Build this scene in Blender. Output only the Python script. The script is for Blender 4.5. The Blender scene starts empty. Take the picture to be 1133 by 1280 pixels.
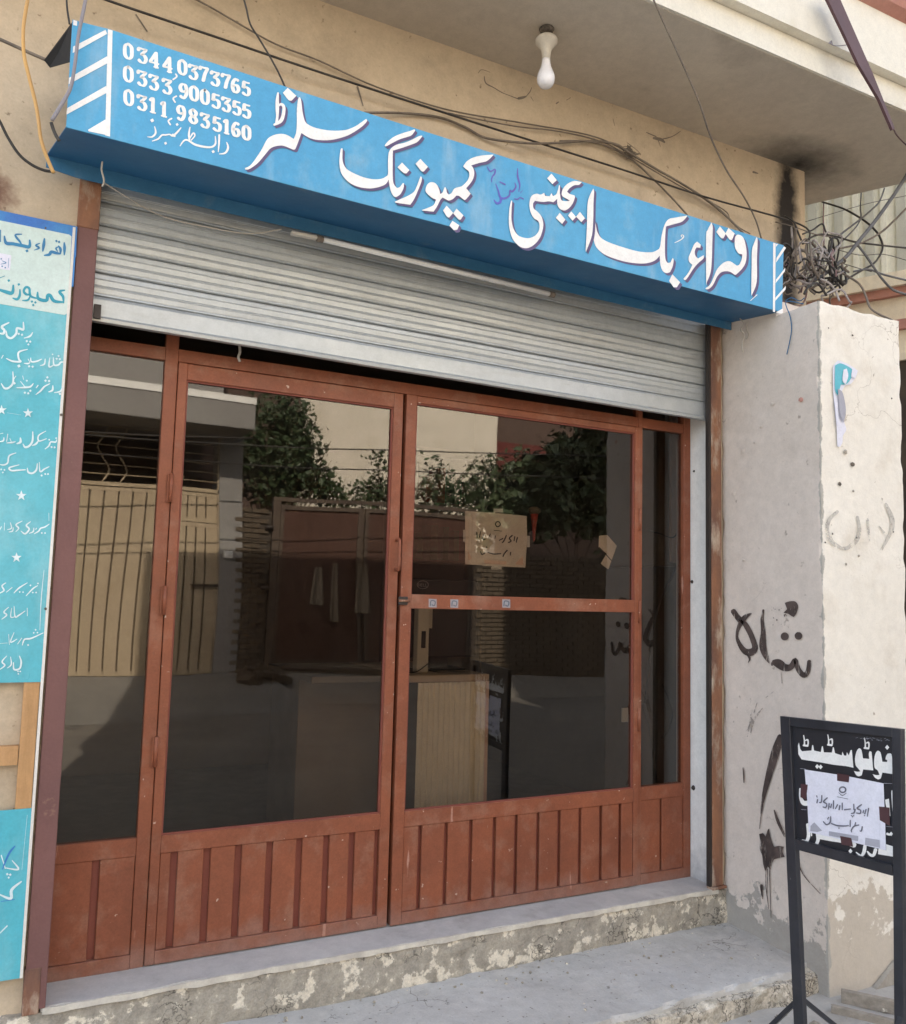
import bpy, bmesh, math, random
from mathutils import Vector, Matrix, noise, geometry
random.seed(7)
SC = bpy.context.scene
COL = SC.collection
rad = math.radians

# ------------------------------------------------------------------ camera
F_PX, YAW, PITCH, ROLL = 1077.85, 0.476183, 0.096027, 0.0261417
CP = Vector((-1.37975, -3.11126, 1.25394))
_cy, _sy = math.cos(YAW), math.sin(YAW)
WD = Vector((_sy*math.cos(PITCH), _cy*math.cos(PITCH), math.sin(PITCH)))
_r = Vector((_cy, -_sy, 0)); _u = _r.cross(WD)
RT = _r*math.cos(ROLL) + _u*math.sin(ROLL)
UP = -_r*math.sin(ROLL) + _u*math.cos(ROLL)
cd = bpy.data.cameras.new("camera"); cam = bpy.data.objects.new("camera", cd); COL.objects.link(cam)
cam.matrix_world = Matrix((( RT.x, UP.x, -WD.x, CP.x), (RT.y, UP.y, -WD.y, CP.y), (RT.z, UP.z, -WD.z, CP.z), (0, 0, 0, 1)))
cd.sensor_fit = 'HORIZONTAL'; cd.sensor_width = 36.0; cd.lens = 36.0*F_PX/1133.0
cd.clip_start = 0.05; cd.clip_end = 600
SC.camera = cam

# ------------------------------------------------------------------ sky, sun, exposure
SUN_DIR = Vector((-0.276, 0.96, 0.0)).normalized()      # horizontal direction towards the sun
SUN_EL = rad(35.0)
w = bpy.data.worlds.new("World"); SC.world = w; w.use_nodes = True
nt = w.node_tree; nt.nodes.clear()
wo_ = nt.nodes.new('ShaderNodeOutputWorld'); bg = nt.nodes.new('ShaderNodeBackground')
sky = nt.nodes.new('ShaderNodeTexSky'); sky.sky_type = 'NISHITA'; sky.sun_disc = False
sky.sun_elevation = SUN_EL; sky.sun_rotation = math.atan2(SUN_DIR.x, SUN_DIR.y) % (2*math.pi)
sky.dust_density = 2.5; sky.air_density = 1.0; sky.ozone_density = 1.0
bg.inputs['Strength'].default_value = 0.15
hs = nt.nodes.new('ShaderNodeHueSaturation'); hs.inputs['Saturation'].default_value = 0.56     # hazy, dusty sky
nt.links.new(sky.outputs[0], hs.inputs['Color']); nt.links.new(hs.outputs[0], bg.inputs[0]); nt.links.new(bg.outputs[0], wo_.inputs[0])
sl = bpy.data.lights.new("sun", 'SUN'); sl.energy = 4.2; sl.angle = rad(0.5); sl.color = (1.0, 0.93, 0.82)
sun = bpy.data.objects.new("sun", sl); COL.objects.link(sun)
sv = Vector((SUN_DIR.x*math.cos(SUN_EL), SUN_DIR.y*math.cos(SUN_EL), math.sin(SUN_EL)))
sun.rotation_euler = sv.to_track_quat('Z', 'Y').to_euler(); sun.location = (0, 10, 20)
SC.view_settings.view_transform = 'Standard'; SC.view_settings.look = 'None'
SC.view_settings.gamma = 1.0; SC.view_settings.use_curve_mapping = False
SC.view_settings.exposure = 2.38
SC.render.engine = 'CYCLES'
SC.cycles.max_bounces = 10; SC.cycles.diffuse_bounces = 5; SC.cycles.transparent_max_bounces = 16

# ------------------------------------------------------------------ measuring helpers
def ray(a, b): return WD + RT*((a-566.5)/F_PX) - UP*((b-640)/F_PX)
def at(a, b, X=None, Y=None, Z=None):
    d = ray(a, b)
    i, v = (0, X) if X is not None else (1, Y) if Y is not None else (2, Z)
    return CP + d*((v-CP[i])/d[i])
def atp(a, b, P0, n):
    d = ray(a, b); return CP + d*((P0-CP).dot(n)/d.dot(n))

# ------------------------------------------------------------------ materials
MATS = {}
def mat(name, c1, c2=None, rough=0.8, scale=6.0, detail=6.0, mixlo=0.35, mixhi=0.65, dirt=None, dscale=2.0, dlo=0.55, dhi=0.75,
        bump=0.0, bscale=60.0, metal=0.0, spec=0.3, stretch=(1, 1, 1), gradz=None, spots=None, fine=None, emit=None, mott=0.07, scratch=None, cracks=None, worn=None):
    m = bpy.data.materials.new(name); m.use_nodes = True; t = m.node_tree; N = t.nodes; L = t.links
    b = N['Principled BSDF']; b.inputs['Roughness'].default_value = rough; b.inputs['Metallic'].default_value = metal
    b.inputs['Specular IOR Level'].default_value = spec
    tc = N.new('ShaderNodeTexCoord'); mp = N.new('ShaderNodeMapping'); mp.inputs['Scale'].default_value = stretch
    L.new(tc.outputs['Object'], mp.inputs[0])
    def nz(sc, det=6.0, ro=0.6, src=None):
        n = N.new('ShaderNodeTexNoise'); n.inputs['Scale'].default_value = sc; n.inputs['Detail'].default_value = det
        n.inputs['Roughness'].default_value = ro; L.new(tc.outputs['Object'] if src is tc else (src or mp).outputs[0], n.inputs['Vector']); return n.outputs[0]
    def rng(src, lo, hi, tmin=0.0, tmax=1.0):
        r = N.new('ShaderNodeMapRange'); r.inputs['From Min'].default_value = lo; r.inputs['From Max'].default_value = hi
        r.inputs['To Min'].default_value = tmin; r.inputs['To Max'].default_value = tmax
        L.new(src, r.inputs['Value']); return r.outputs[0]
    def mth(op, a, bb):
        r = N.new('ShaderNodeMath'); r.operation = op
        for k, s in ((0, a), (1, bb)):
            if isinstance(s, (int, float)): r.inputs[k].default_value = s
            else: L.new(s, r.inputs[k])
        return r.outputs[0]
    def mix(fac, a, bb):
        x = N.new('ShaderNodeMix'); x.data_type = 'RGBA'; L.new(fac, x.inputs['Factor'])
        for k, s in ((6, a), (7, bb)):
            if isinstance(s, tuple): x.inputs[k].default_value = (*s, 1)
            else: L.new(s, x.inputs[k])
        return x.outputs[2]
    c2 = c2 or tuple(v*0.85 for v in c1)
    col = mix(rng(nz(scale, detail), mixlo, mixhi), c1, c2)
    hfac = None
    if fine:                                     # small specks: (colour, scale, lo, hi)
        col = mix(rng(nz(fine[1], 3.0, 0.5), fine[2], fine[3]), col, fine[0])
    if dirt:
        dm = rng(nz(dscale, 8.0, 0.65), dlo, dhi); col = mix(dm, col, dirt)
    if gradz:                                    # (z0, z1, colour, noise amplitude, noise scale): worn zone under z1
        sx = N.new('ShaderNodeSeparateXYZ'); L.new(tc.outputs['Object'], sx.inputs[0])
        zz = mth('ADD', sx.outputs['Z'], mth('MULTIPLY', mth('SUBTRACT', nz(gradz[4], 8.0, 0.6, tc), 0.5), gradz[3]))
        g = rng(zz, gradz[0], gradz[1], 1.0, 0.0); col = mix(g, col, gradz[2]); hfac = g
    for s in (spots or []):                      # (centre, scale xyz, radius lo, radius hi, colour, noise amp)
        mm = N.new('ShaderNodeMapping'); mm.vector_type = 'POINT'
        mm.inputs['Location'].default_value = tuple(-a*b_ for a, b_ in zip(s[0], s[1])); mm.inputs['Scale'].default_value = s[1]
        L.new(tc.outputs['Object'], mm.inputs[0])
        ln = N.new('ShaderNodeVectorMath'); ln.operation = 'LENGTH'; L.new(mm.outputs[0], ln.inputs[0])
        dd = mth('ADD', ln.outputs['Value'], mth('MULTIPLY', mth('SUBTRACT', nz(9.0, 8.0, 0.65, tc), 0.5), s[5]))
        col = mix(rng(dd, s[2], s[3], 1.0, 0.0), col, s[4])
    if scratch:                                  # (colour, scale, lo, hi, stretch): fine long marks
        m5 = N.new('ShaderNodeMapping'); m5.inputs['Scale'].default_value = scratch[4]; m5.inputs['Rotation'].default_value = (0, 0.25, 0)
        L.new(tc.outputs['Object'], m5.inputs[0]); col = mix(rng(nz(scratch[1], 4.0, 0.55, m5), scratch[2], scratch[3]), col, scratch[0])
    if cracks:                                   # (colour, scale, width, amount of surface cracked)
        vn = N.new('ShaderNodeTexVoronoi'); vn.feature = 'DISTANCE_TO_EDGE'; vn.inputs['Scale'].default_value = cracks[1]
        wv = N.new('ShaderNodeVectorMath'); wv.operation = 'ADD'; n6 = N.new('ShaderNodeTexNoise'); n6.inputs['Scale'].default_value = cracks[1]*2.2; n6.inputs['Detail'].default_value = 6
        L.new(tc.outputs['Object'], n6.inputs['Vector']); sc6 = N.new('ShaderNodeVectorMath'); sc6.operation = 'SCALE'; sc6.inputs['Scale'].default_value = 0.35
        L.new(n6.outputs['Color'], sc6.inputs[0]); L.new(tc.outputs['Object'], wv.inputs[0]); L.new(sc6.outputs[0], wv.inputs[1]); L.new(wv.outputs[0], vn.inputs['Vector'])
        ck = mth('MULTIPLY', rng(vn.outputs['Distance'], 0.0, cracks[2], 1.0, 0.0), rng(nz(cracks[1]*0.6, 3.0, 0.5, tc), cracks[3], cracks[3]+0.06))
        col = mix(ck, col, cracks[0])
    if mott:                                     # close mottling of grain and dust
        mm_ = N.new('ShaderNodeMix'); mm_.data_type = 'RGBA'; mm_.blend_type = 'MULTIPLY'; mm_.inputs['Factor'].default_value = 1.0
        L.new(col, mm_.inputs[6]); g1 = mth('ADD', rng(nz(24.0, 12.0, 0.72, tc), 0.3, 0.7, 1-mott*1.6, 1+mott*0.8), rng(nz(150.0, 4.0, 0.6, tc), 0.3, 0.7, -mott*0.7, mott*0.7))
        L.new(g1, mm_.inputs[7]); col = mm_.outputs[2]
    L.new(col, b.inputs['Base Color'])
    if worn:                                     # (scale, lo, hi, stretch): paint rubbed away, bare surface shows
        m7 = N.new('ShaderNodeMapping'); m7.inputs['Scale'].default_value = worn[3]; L.new(tc.outputs['Object'], m7.inputs[0])
        L.new(rng(nz(worn[0], 8.0, 0.7, m7), worn[1], worn[2], 1.0, 0.0), b.inputs['Alpha'])
    rv = rng(nz(scale*1.7, 4.0), 0.3, 0.7, max(0.02, rough-0.08), min(1, rough+0.08)); L.new(rv, b.inputs['Roughness'])
    if bump:
        bp = N.new('ShaderNodeBump'); bp.inputs['Strength'].default_value = bump; bp.inputs['Distance'].default_value = 0.004
        h = mth('ADD', nz(bscale, 8.0, 0.6), mth('MULTIPLY', nz(bscale/8, 4.0), 1.5))
        if hfac is not None: h = mth('SUBTRACT', h, mth('MULTIPLY', hfac, 0.7))
        L.new(h, bp.inputs['Height']); L.new(bp.outputs[0], b.inputs['Normal'])
    if emit:
        b.inputs['Emission Color'].default_value = (*emit[0], 1); b.inputs['Emission Strength'].default_value = emit[1]
    MATS[name] = m; return m

M = MATS
beige = (0.62, 0.47, 0.31)
mat('wall_beige', (0.60, 0.49, 0.355), (0.51, 0.415, 0.30), scale=1.6, dirt=(0.36, 0.29, 0.21), dscale=3.6, dlo=0.52, dhi=0.85, bump=0.45, bscale=45,
    fine=((0.25, 0.19, 0.13), 38, 0.69, 0.77),
    spots=[((2.00, -0.15, 3.10), (12, 1, 1.35), 0.45, 1.2, (0.03, 0.026, 0.024), 1.3),
           ((-1.505, -0.15, 2.47), (8, 1, 8), 0.3, 0.75, (0.22, 0.13, 0.09), 1.6)])
mat('wall_shop_low', (0.60, 0.53, 0.44), (0.52, 0.45, 0.37), scale=2.0, bump=0.3, bscale=50, fine=((0.3, 0.25, 0.2), 45, 0.7, 0.8),
    gradz=(-0.1, 0.12, (0.33, 0.30, 0.26), 0.5, 6.0))
mat('soffit', (0.62, 0.56, 0.475), (0.52, 0.465, 0.39), scale=1.3, dirt=(0.28, 0.24, 0.19), dscale=1.8, dlo=0.58, dhi=0.85, bump=0.12, bscale=18,
    spots=[((2.03, -0.19, 3.468), (2.9, 4.6, 1), 0.0, 1.25, (0.02, 0.018, 0.017), 0.9)])
mat('fascia', (0.80, 0.77, 0.68), (0.72, 0.68, 0.58), scale=1.5, dirt=(0.5, 0.45, 0.34), dscale=3, dlo=0.62, dhi=0.85, bump=0.2, bscale=50)
mat('pink_trim', (0.52, 0.27, 0.22), (0.45, 0.22, 0.18), scale=5, bump=0.15)
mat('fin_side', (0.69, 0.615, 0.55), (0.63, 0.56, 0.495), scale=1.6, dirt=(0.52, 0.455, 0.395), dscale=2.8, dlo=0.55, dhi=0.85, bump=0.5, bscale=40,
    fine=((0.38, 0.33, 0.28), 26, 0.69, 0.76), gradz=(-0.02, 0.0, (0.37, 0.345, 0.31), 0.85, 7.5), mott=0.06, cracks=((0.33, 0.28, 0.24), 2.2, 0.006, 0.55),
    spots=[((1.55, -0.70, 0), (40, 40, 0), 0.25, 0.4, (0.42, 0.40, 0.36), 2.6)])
mat('fin_front', (0.84, 0.80, 0.72), (0.79, 0.745, 0.66), scale=1.8, dirt=(0.60, 0.53, 0.43), dscale=3.4, dlo=0.54, dhi=0.85, bump=0.5, bscale=40,  # same plaster as the side; street-side brightness put into a lighter colour
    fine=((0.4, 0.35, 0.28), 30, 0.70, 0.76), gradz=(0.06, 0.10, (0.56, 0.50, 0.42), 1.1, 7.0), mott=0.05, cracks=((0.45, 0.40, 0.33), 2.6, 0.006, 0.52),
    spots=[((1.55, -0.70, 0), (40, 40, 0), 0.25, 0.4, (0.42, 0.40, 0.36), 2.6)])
mat('raw_plaster', (0.40, 0.37, 0.32), (0.30, 0.27, 0.23), scale=7, bump=0.8, bscale=60)
mat('plinth', (0.42, 0.38, 0.31), (0.33, 0.30, 0.25), scale=14, dirt=(0.66, 0.60, 0.49), dscale=12, dlo=0.545, dhi=0.575, bump=1.0, bscale=45, mott=0.2,
    cracks=((0.10, 0.09, 0.075), 7, 0.05, 0.5))
mat('plinth_low', (0.50, 0.45, 0.36), (0.38, 0.34, 0.28), scale=11, dirt=(0.64, 0.58, 0.48), dscale=16, dlo=0.5, dhi=0.56, bump=1.0, bscale=40, mott=0.25,
    cracks=((0.09, 0.08, 0.07), 9, 0.07, 0.45))
mat('concrete', (0.52, 0.505, 0.48), (0.45, 0.435, 0.41), scale=3.5, dirt=(0.33, 0.31, 0.28), dscale=2.4, dlo=0.55, dhi=0.75, bump=0.45, bscale=70,
    fine=((0.25, 0.23, 0.21), 60, 0.66, 0.73), mott=0.08,
    cracks=((0.14, 0.13, 0.115), 3.2, 0.012, 0.52))
mat('sill', (0.52, 0.505, 0.48), (0.44, 0.425, 0.41), scale=4, dirt=(0.38, 0.36, 0.34), dscale=5, dlo=0.55, dhi=0.7, bump=0.2, bscale=60)
mat('sill_edge', (0.66, 0.62, 0.53), (0.5, 0.46, 0.4), scale=14, bump=0.5)
mat('road', (0.22, 0.20, 0.17), (0.17, 0.155, 0.135), scale=0.9, dirt=(0.26, 0.235, 0.195), dscale=2.2, dlo=0.5, dhi=0.7, bump=0.6, bscale=50)
mat('ramp_cement', (0.24, 0.225, 0.20), (0.19, 0.18, 0.16), scale=3, bump=0.5)
mat('pavement', (0.46, 0.44, 0.41), (0.38, 0.36, 0.33), scale=2.5, dirt=(0.3, 0.28, 0.25), dscale=4, dlo=0.55, dhi=0.75, bump=0.6, bscale=50)
mat('red_oxide', (0.28, 0.086, 0.040), (0.205, 0.064, 0.032), rough=0.5, scale=3, dirt=(0.34, 0.19, 0.13), dscale=7, dlo=0.52, dhi=0.9, bump=0.08, bscale=80,
    spec=0.4, fine=((0.55, 0.40, 0.32), 42, 0.715, 0.745), gradz=(0.0, 0.10, (0.26, 0.13, 0.095), 0.25, 9.0), mott=0.14,
    scratch=((0.42, 0.22, 0.16), 22, 0.70, 0.73, (1, 1, 0.12)))
mat('red_groove', (0.24, 0.075, 0.05), (0.2, 0.06, 0.045), rough=0.6, scale=6, bump=0.1)
mat('rail_brown', (0.20, 0.095, 0.085), (0.15, 0.075, 0.07), rough=0.55, scale=3, dirt=(0.42, 0.25, 0.16), dscale=6, dlo=0.62, dhi=0.75, bump=0.2, bscale=60)
mat('rail_rust', (0.15, 0.08, 0.06), (0.30, 0.14, 0.075), rough=0.7, scale=9, dirt=(0.47, 0.37, 0.28), dscale=12, dlo=0.52, dhi=0.66, bump=0.4, bscale=90, stretch=(1, 1, 0.35))
mat('galvanised', (0.50, 0.53, 0.54), (0.44, 0.465, 0.47), rough=0.42, metal=0.4, scale=2.2, dirt=(0.36, 0.36, 0.35), dscale=7, dlo=0.55, dhi=0.85, bump=0.08, mott=0.07,
    scratch=((0.36, 0.36, 0.35), 16, 0.66, 0.74, (0.3, 1, 3)),
    bscale=60, stretch=(0.5, 1, 2.5), spec=0.5)
mat('sign_blue', (0.055, 0.305, 0.55), (0.08, 0.36, 0.60), rough=0.4, scale=1.5, scratch=((0.22, 0.42, 0.58), 9, 0.56, 0.75, (1, 1, 0.25)), dirt=(0.22, 0.40, 0.54), dscale=6, dlo=0.55, dhi=0.8, bump=0.05, bscale=20, stretch=(1, 1, 0.6), spec=0.4)
mat('sign_under', (0.035, 0.15, 0.30), (0.03, 0.125, 0.26), rough=0.45, scale=3, dirt=(0.10, 0.20, 0.30), dscale=7, dlo=0.62, dhi=0.75, bump=0.05)
mat('sign_lip', (0.04, 0.155, 0.29), (0.055, 0.18, 0.32), rough=0.45, scale=3, dirt=(0.14, 0.24, 0.34), dscale=9, dlo=0.55, dhi=0.75)
mat('sign_dark', (0.02, 0.02, 0.022), rough=0.8)
mat('ink_white', (0.86, 0.85, 0.82), (0.82, 0.81, 0.79), rough=0.5, scale=9, worn=(30, 0.70, 0.74, (1, 1, 1)))
mat('ink_purple', (0.11, 0.09, 0.19), (0.13, 0.105, 0.21), rough=0.6, scale=9)
mat('ink_violet', (0.12, 0.14, 0.52), (0.14, 0.12, 0.42), rough=0.6, scale=9)
mat('teal', (0.065, 0.42, 0.52), (0.11, 0.47, 0.56), rough=0.35, scale=3, dirt=(0.28, 0.56, 0.60), dscale=5, dlo=0.5, dhi=0.85, bump=0.05, spec=0.5, stretch=(1, 1, 0.5))
mat('teal_blue', (0.05, 0.17, 0.52), (0.06, 0.26, 0.55), rough=0.4, scale=6)
mat('teal_pale', (0.62, 0.72, 0.68), (0.58, 0.70, 0.66), rough=0.5, scale=4)
mat('teal_head', (0.04, 0.30, 0.40), (0.05, 0.34, 0.44), rough=0.5, scale=12)
mat('teal_ink', (0.05, 0.19, 0.40), (0.04, 0.24, 0.42), rough=0.5, scale=12)
mat('teal_white', (0.72, 0.82, 0.84), (0.6, 0.75, 0.78), rough=0.5, scale=14)
mat('edge_white', (0.78, 0.74, 0.68), rough=0.6, bump=0.1)
mat('wood', (0.52, 0.30, 0.14), (0.44, 0.25, 0.11), rough=0.7, scale=8, stretch=(6, 6, 0.6), bump=0.15)
mat('wood_grey', (0.36, 0.32, 0.27), (0.27, 0.24, 0.20), rough=0.85, scale=6, stretch=(0.6, 8, 8), bump=0.5)
mat('board_black', (0.018, 0.019, 0.024), (0.026, 0.027, 0.034), rough=0.4, scale=5, fine=((0.16, 0.16, 0.17), 40, 0.74, 0.78), spec=0.5)
mat('stand_black', (0.022, 0.024, 0.03), (0.035, 0.036, 0.044), rough=0.38, scale=6, spec=0.5, fine=((0.2, 0.2, 0.2), 50, 0.75, 0.79), bump=0.06)
mat('paper', (0.76, 0.76, 0.84), (0.72, 0.72, 0.82), rough=0.8, scale=5)
mat('paper_grey', (0.42, 0.42, 0.48), rough=0.8)
mat('ink_grey', (0.17, 0.17, 0.21), rough=0.8)
mat('ink_faded', (0.47, 0.45, 0.42), (0.62, 0.59, 0.53), rough=0.9, scale=16, worn=(14, 0.44, 0.60, (1, 1, 1)))
mat('ink_char', (0.045, 0.034, 0.032), (0.12, 0.09, 0.08), rough=0.7, scale=14, worn=(26, 0.55, 0.66, (1, 1.8, 0.4)))
mat('ink_smudge', (0.40, 0.35, 0.31), rough=0.9, worn=(18, 0.42, 0.56, (1, 1, 1)))
mat('tape_brown', (0.085, 0.04, 0.045), rough=0.3, spec=0.6)
mat('glass_paper', (0.62, 0.52, 0.42), (0.56, 0.47, 0.38), rough=0.8, scale=10)
mat('glass_ink', (0.05, 0.035, 0.03), rough=0.8)
mat('cable_black', (0.03, 0.027, 0.026), (0.06, 0.055, 0.05), rough=0.55, scale=9)
mat('cable_dust', (0.15, 0.125, 0.105), (0.22, 0.185, 0.15), rough=0.8, scale=12)
mat('cable_grey', (0.16, 0.16, 0.165), (0.11, 0.11, 0.115), rough=0.6, scale=9)
mat('cable_pale', (0.42, 0.38, 0.36), (0.30, 0.27, 0.26), rough=0.7, scale=12)
mat('cable_pink', (0.30, 0.20, 0.20), rough=0.7)
mat('cable_yellow', (0.62, 0.36, 0.12), (0.5, 0.3, 0.12), rough=0.5)
mat('wire_grey', (0.27, 0.25, 0.27), rough=0.5)
mat('string_pale', (0.5, 0.46, 0.4), rough=0.9)
mat('pipe_maroon', (0.12, 0.065, 0.07), (0.09, 0.05, 0.055), rough=0.5, scale=6)
mat('bulb_white', (0.86, 0.86, 0.90), (0.84, 0.84, 0.88), rough=0.25, spec=0.5)
mat('holder_white', (0.66, 0.62, 0.54), (0.6, 0.56, 0.49), rough=0.4, scale=20)
mat('hole_dark', (0.05, 0.045, 0.04), (0.2, 0.17, 0.14), rough=0.9, scale=60)
mat('tube_white', (0.80, 0.80, 0.78), rough=0.3)
mat('jamb_white', (0.80, 0.80, 0.77), (0.74, 0.74, 0.71), rough=0.7, scale=4, gradz=(0.0, 0.16, (0.42, 0.42, 0.42), 0.4, 9.0), bump=0.1)
mat('steel', (0.5, 0.5, 0.5), rough=0.35, metal=0.8)
mat('iron_dark', (0.06, 0.05, 0.045), rough=0.5, metal=0.3)
mat('sticker', (0.30, 0.31, 0.34), (0.36, 0.28, 0.27), rough=0.5, scale=60)
mat('sticker_blue', (0.13, 0.145, 0.18), rough=0.5)
# room
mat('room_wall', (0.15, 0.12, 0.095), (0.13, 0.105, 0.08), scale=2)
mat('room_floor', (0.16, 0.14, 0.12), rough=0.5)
mat('counter_cream', (0.80, 0.70, 0.54), (0.74, 0.64, 0.48), rough=0.5, scale=3)
mat('counter_brown', (0.20, 0.155, 0.115), (0.17, 0.13, 0.095), rough=0.5)
mat('counter_top', (0.50, 0.36, 0.24), rough=0.4)
mat('panel_grey', (0.24, 0.24, 0.24), (0.20, 0.20, 0.20), rough=0.6)
mat('plastic_black', (0.015, 0.015, 0.016), rough=0.35)
mat('plastic_cream', (0.62, 0.54, 0.42), rough=0.4)
mat('cupboard', (0.68, 0.44, 0.32), (0.62, 0.40, 0.29), rough=0.5)
mat('column_cream', (0.44, 0.36, 0.27), rough=0.6)
mat('book_red', (0.4, 0.06, 0.04), rough=0.6); mat('book_green', (0.06, 0.16, 0.09), rough=0.6)
mat('book_white', (0.6, 0.56, 0.5), rough=0.6); mat('book_orange', (0.5, 0.2, 0.05), rough=0.6)
# across the street
mat('gate_cream', (0.43, 0.345, 0.235), (0.39, 0.31, 0.21), rough=0.5, scale=2, dirt=(0.36, 0.27, 0.16), dscale=4, dlo=0.6, dhi=0.8)
mat('gate_groove', (0.10, 0.075, 0.05), rough=0.7)
mat('house_grey', (0.26, 0.25, 0.235), (0.22, 0.21, 0.20), scale=1.5, bump=0.2)
mat('house_white', (0.85, 0.84, 0.80), rough=0.7)
mat('dark_opening', (0.05, 0.04, 0.035), (0.08, 0.065, 0.05), scale=4)
mat('brick', (0.10, 0.075, 0.05), (0.06, 0.045, 0.032), scale=9, bump=0.4, dirt=(0.15, 0.12, 0.085), dscale=14, dlo=0.5, dhi=0.7)
mat('mortar', (0.065, 0.052, 0.04), (0.05, 0.042, 0.034), scale=8, bump=0.4)
mat('gate_rust', (0.085, 0.042, 0.03), (0.06, 0.03, 0.022), rough=0.5, scale=2, stretch=(4, 4, 0.5), fine=((0.3, 0.2, 0.15), 30, 0.70, 0.74))
mat('gate_frame', (0.10, 0.075, 0.055), (0.07, 0.05, 0.04), rough=0.6)
mat('house_beige', (0.66, 0.60, 0.50), (0.58, 0.525, 0.43), scale=1.2, bump=0.2, dirt=(0.45, 0.39, 0.29), dscale=1.5, dlo=0.55, dhi=0.8)
mat('house_brick', (0.10, 0.065, 0.05), (0.075, 0.05, 0.04), scale=7, bump=0.3)
mat('house_maroon', (0.12, 0.03, 0.025), scale=5)
mat('leaf', (0.045, 0.07, 0.028), (0.03, 0.05, 0.02), rough=0.55, scale=3, spec=0.4)
mat('leaf_pale', (0.07, 0.095, 0.045), (0.045, 0.065, 0.03), rough=0.5, scale=3, spec=0.4)
mat('bark', (0.10, 0.075, 0.05), (0.07, 0.05, 0.035), bump=0.4)
mat('cloth', (0.24, 0.19, 0.14), (0.20, 0.16, 0.12), rough=0.9)
mat('rib_cream', (0.85, 0.84, 0.74), (0.80, 0.79, 0.69), scale=2, rough=0.6)
mat('rib_grey', (0.60, 0.60, 0.53), rough=0.6)
mat('neigh_cream', (0.84, 0.76, 0.62), (0.80, 0.72, 0.57), scale=1.5, bump=0.1)

def glass_mat(name, tint, wav=0.25, wscale=2.2, boost=1.9):
    m = bpy.data.materials.new(name); m.use_nodes = True; t = m.node_tree; N = t.nodes; L = t.links; N.clear()
    out = N.new('ShaderNodeOutputMaterial'); mx = N.new('ShaderNodeMixShader'); tr = N.new('ShaderNodeBsdfTransparent')
    gl = N.new('ShaderNodeBsdfGlossy'); fr = N.new('ShaderNodeFresnel'); ge = N.new('ShaderNodeNewGeometry'); ir = N.new('ShaderNodeMapRange')
    ir.inputs['To Min'].default_value = 1.52; ir.inputs['To Max'].default_value = 1/1.52; L.new(ge.outputs['Backfacing'], ir.inputs['Value']); L.new(ir.outputs[0], fr.inputs['IOR'])
    tr.inputs[0].default_value = (*tint, 1); gl.inputs['Roughness'].default_value = 0.012; gl.inputs['Color'].default_value = (1.0, 0.95, 0.89, 1)
    mu = N.new('ShaderNodeMath'); mu.operation = 'MULTIPLY'; mu.inputs[1].default_value = boost; mu.use_clamp = True
    tc = N.new('ShaderNodeTexCoord'); n = N.new('ShaderNodeTexNoise'); n.inputs['Scale'].default_value = wscale; n.inputs['Detail'].default_value = 0.0
    mp = N.new('ShaderNodeMapping'); mp.inputs['Scale'].default_value = (1, 1, 0.5)
    L.new(tc.outputs['Object'], mp.inputs[0]); L.new(mp.outputs[0], n.inputs['Vector'])
    bp = N.new('ShaderNodeBump'); bp.inputs['Strength'].default_value = wav; bp.inputs['Distance'].default_value = 0.01
    L.new(n.outputs[0], bp.inputs['Height']); L.new(bp.outputs[0], gl.inputs['Normal'])
    bk = N.new('ShaderNodeMapRange'); bk.inputs['To Min'].default_value = 1.0; bk.inputs['To Max'].default_value = 0.0
    L.new(ge.outputs['Backfacing'], bk.inputs['Value']); m3 = N.new('ShaderNodeMath'); m3.operation = 'MULTIPLY'
    L.new(fr.outputs[0], m3.inputs[0]); L.new(bk.outputs[0], m3.inputs[1]); L.new(m3.outputs[0], mu.inputs[0]); L.new(mu.outputs[0], mx.inputs[0]); L.new(tr.outputs[0], mx.inputs[1]); L.new(gl.outputs[0], mx.inputs[2])
    # a film of street dust
    df = N.new('ShaderNodeBsdfDiffuse'); df.inputs[0].default_value = (0.5, 0.45, 0.38, 1)
    n2 = N.new('ShaderNodeTexNoise'); n2.inputs['Scale'].default_value = 5.0; n2.inputs['Detail'].default_value = 8
    L.new(tc.outputs['Object'], n2.inputs['Vector'])
    r = N.new('ShaderNodeMapRange'); r.inputs['From Min'].default_value = 0.4; r.inputs['From Max'].default_value = 0.8
    r.inputs['To Min'].default_value = 0.0; r.inputs['To Max'].default_value = 0.007; L.new(n2.outputs[0], r.inputs['Value'])
    m2 = N.new('ShaderNodeMixShader'); L.new(r.outputs[0], m2.inputs[0]); L.new(mx.outputs[0], m2.inputs[1]); L.new(df.outputs[0], m2.inputs[2])
    L.new(m2.outputs[0], out.inputs[0]); MATS[name] = m; return m
glass_mat('glass', (0.73, 0.69, 0.64))

# ------------------------------------------------------------------ object helpers
WO = {}
def thing(name, label, cat, loc=(0, 0, 0), group=None, kind=None):
    o = bpy.data.objects.new(name, None); COL.objects.link(o); o.location = loc; o.empty_display_size = 0.1
    o['label'] = label; o['category'] = cat
    if group: o['group'] = group
    if kind: o['kind'] = kind
    WO[o.name] = Vector(loc); return o
def link(name, me, parent=None, m=None):
    o = bpy.data.objects.new(name, me); COL.objects.link(o)
    if m and not me.materials: me.materials.append(MATS[m] if isinstance(m, str) else m)
    if parent is not None:
        o.parent = parent; o.location = -WO[parent.name]
    WO[o.name] = Vector((0, 0, 0)); return o
def tag(o, label=None, cat=None, group=None, kind=None):
    if label: o['label'] = label
    if cat: o['category'] = cat
    if group: o['group'] = group
    if kind: o['kind'] = kind
    return o

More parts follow.
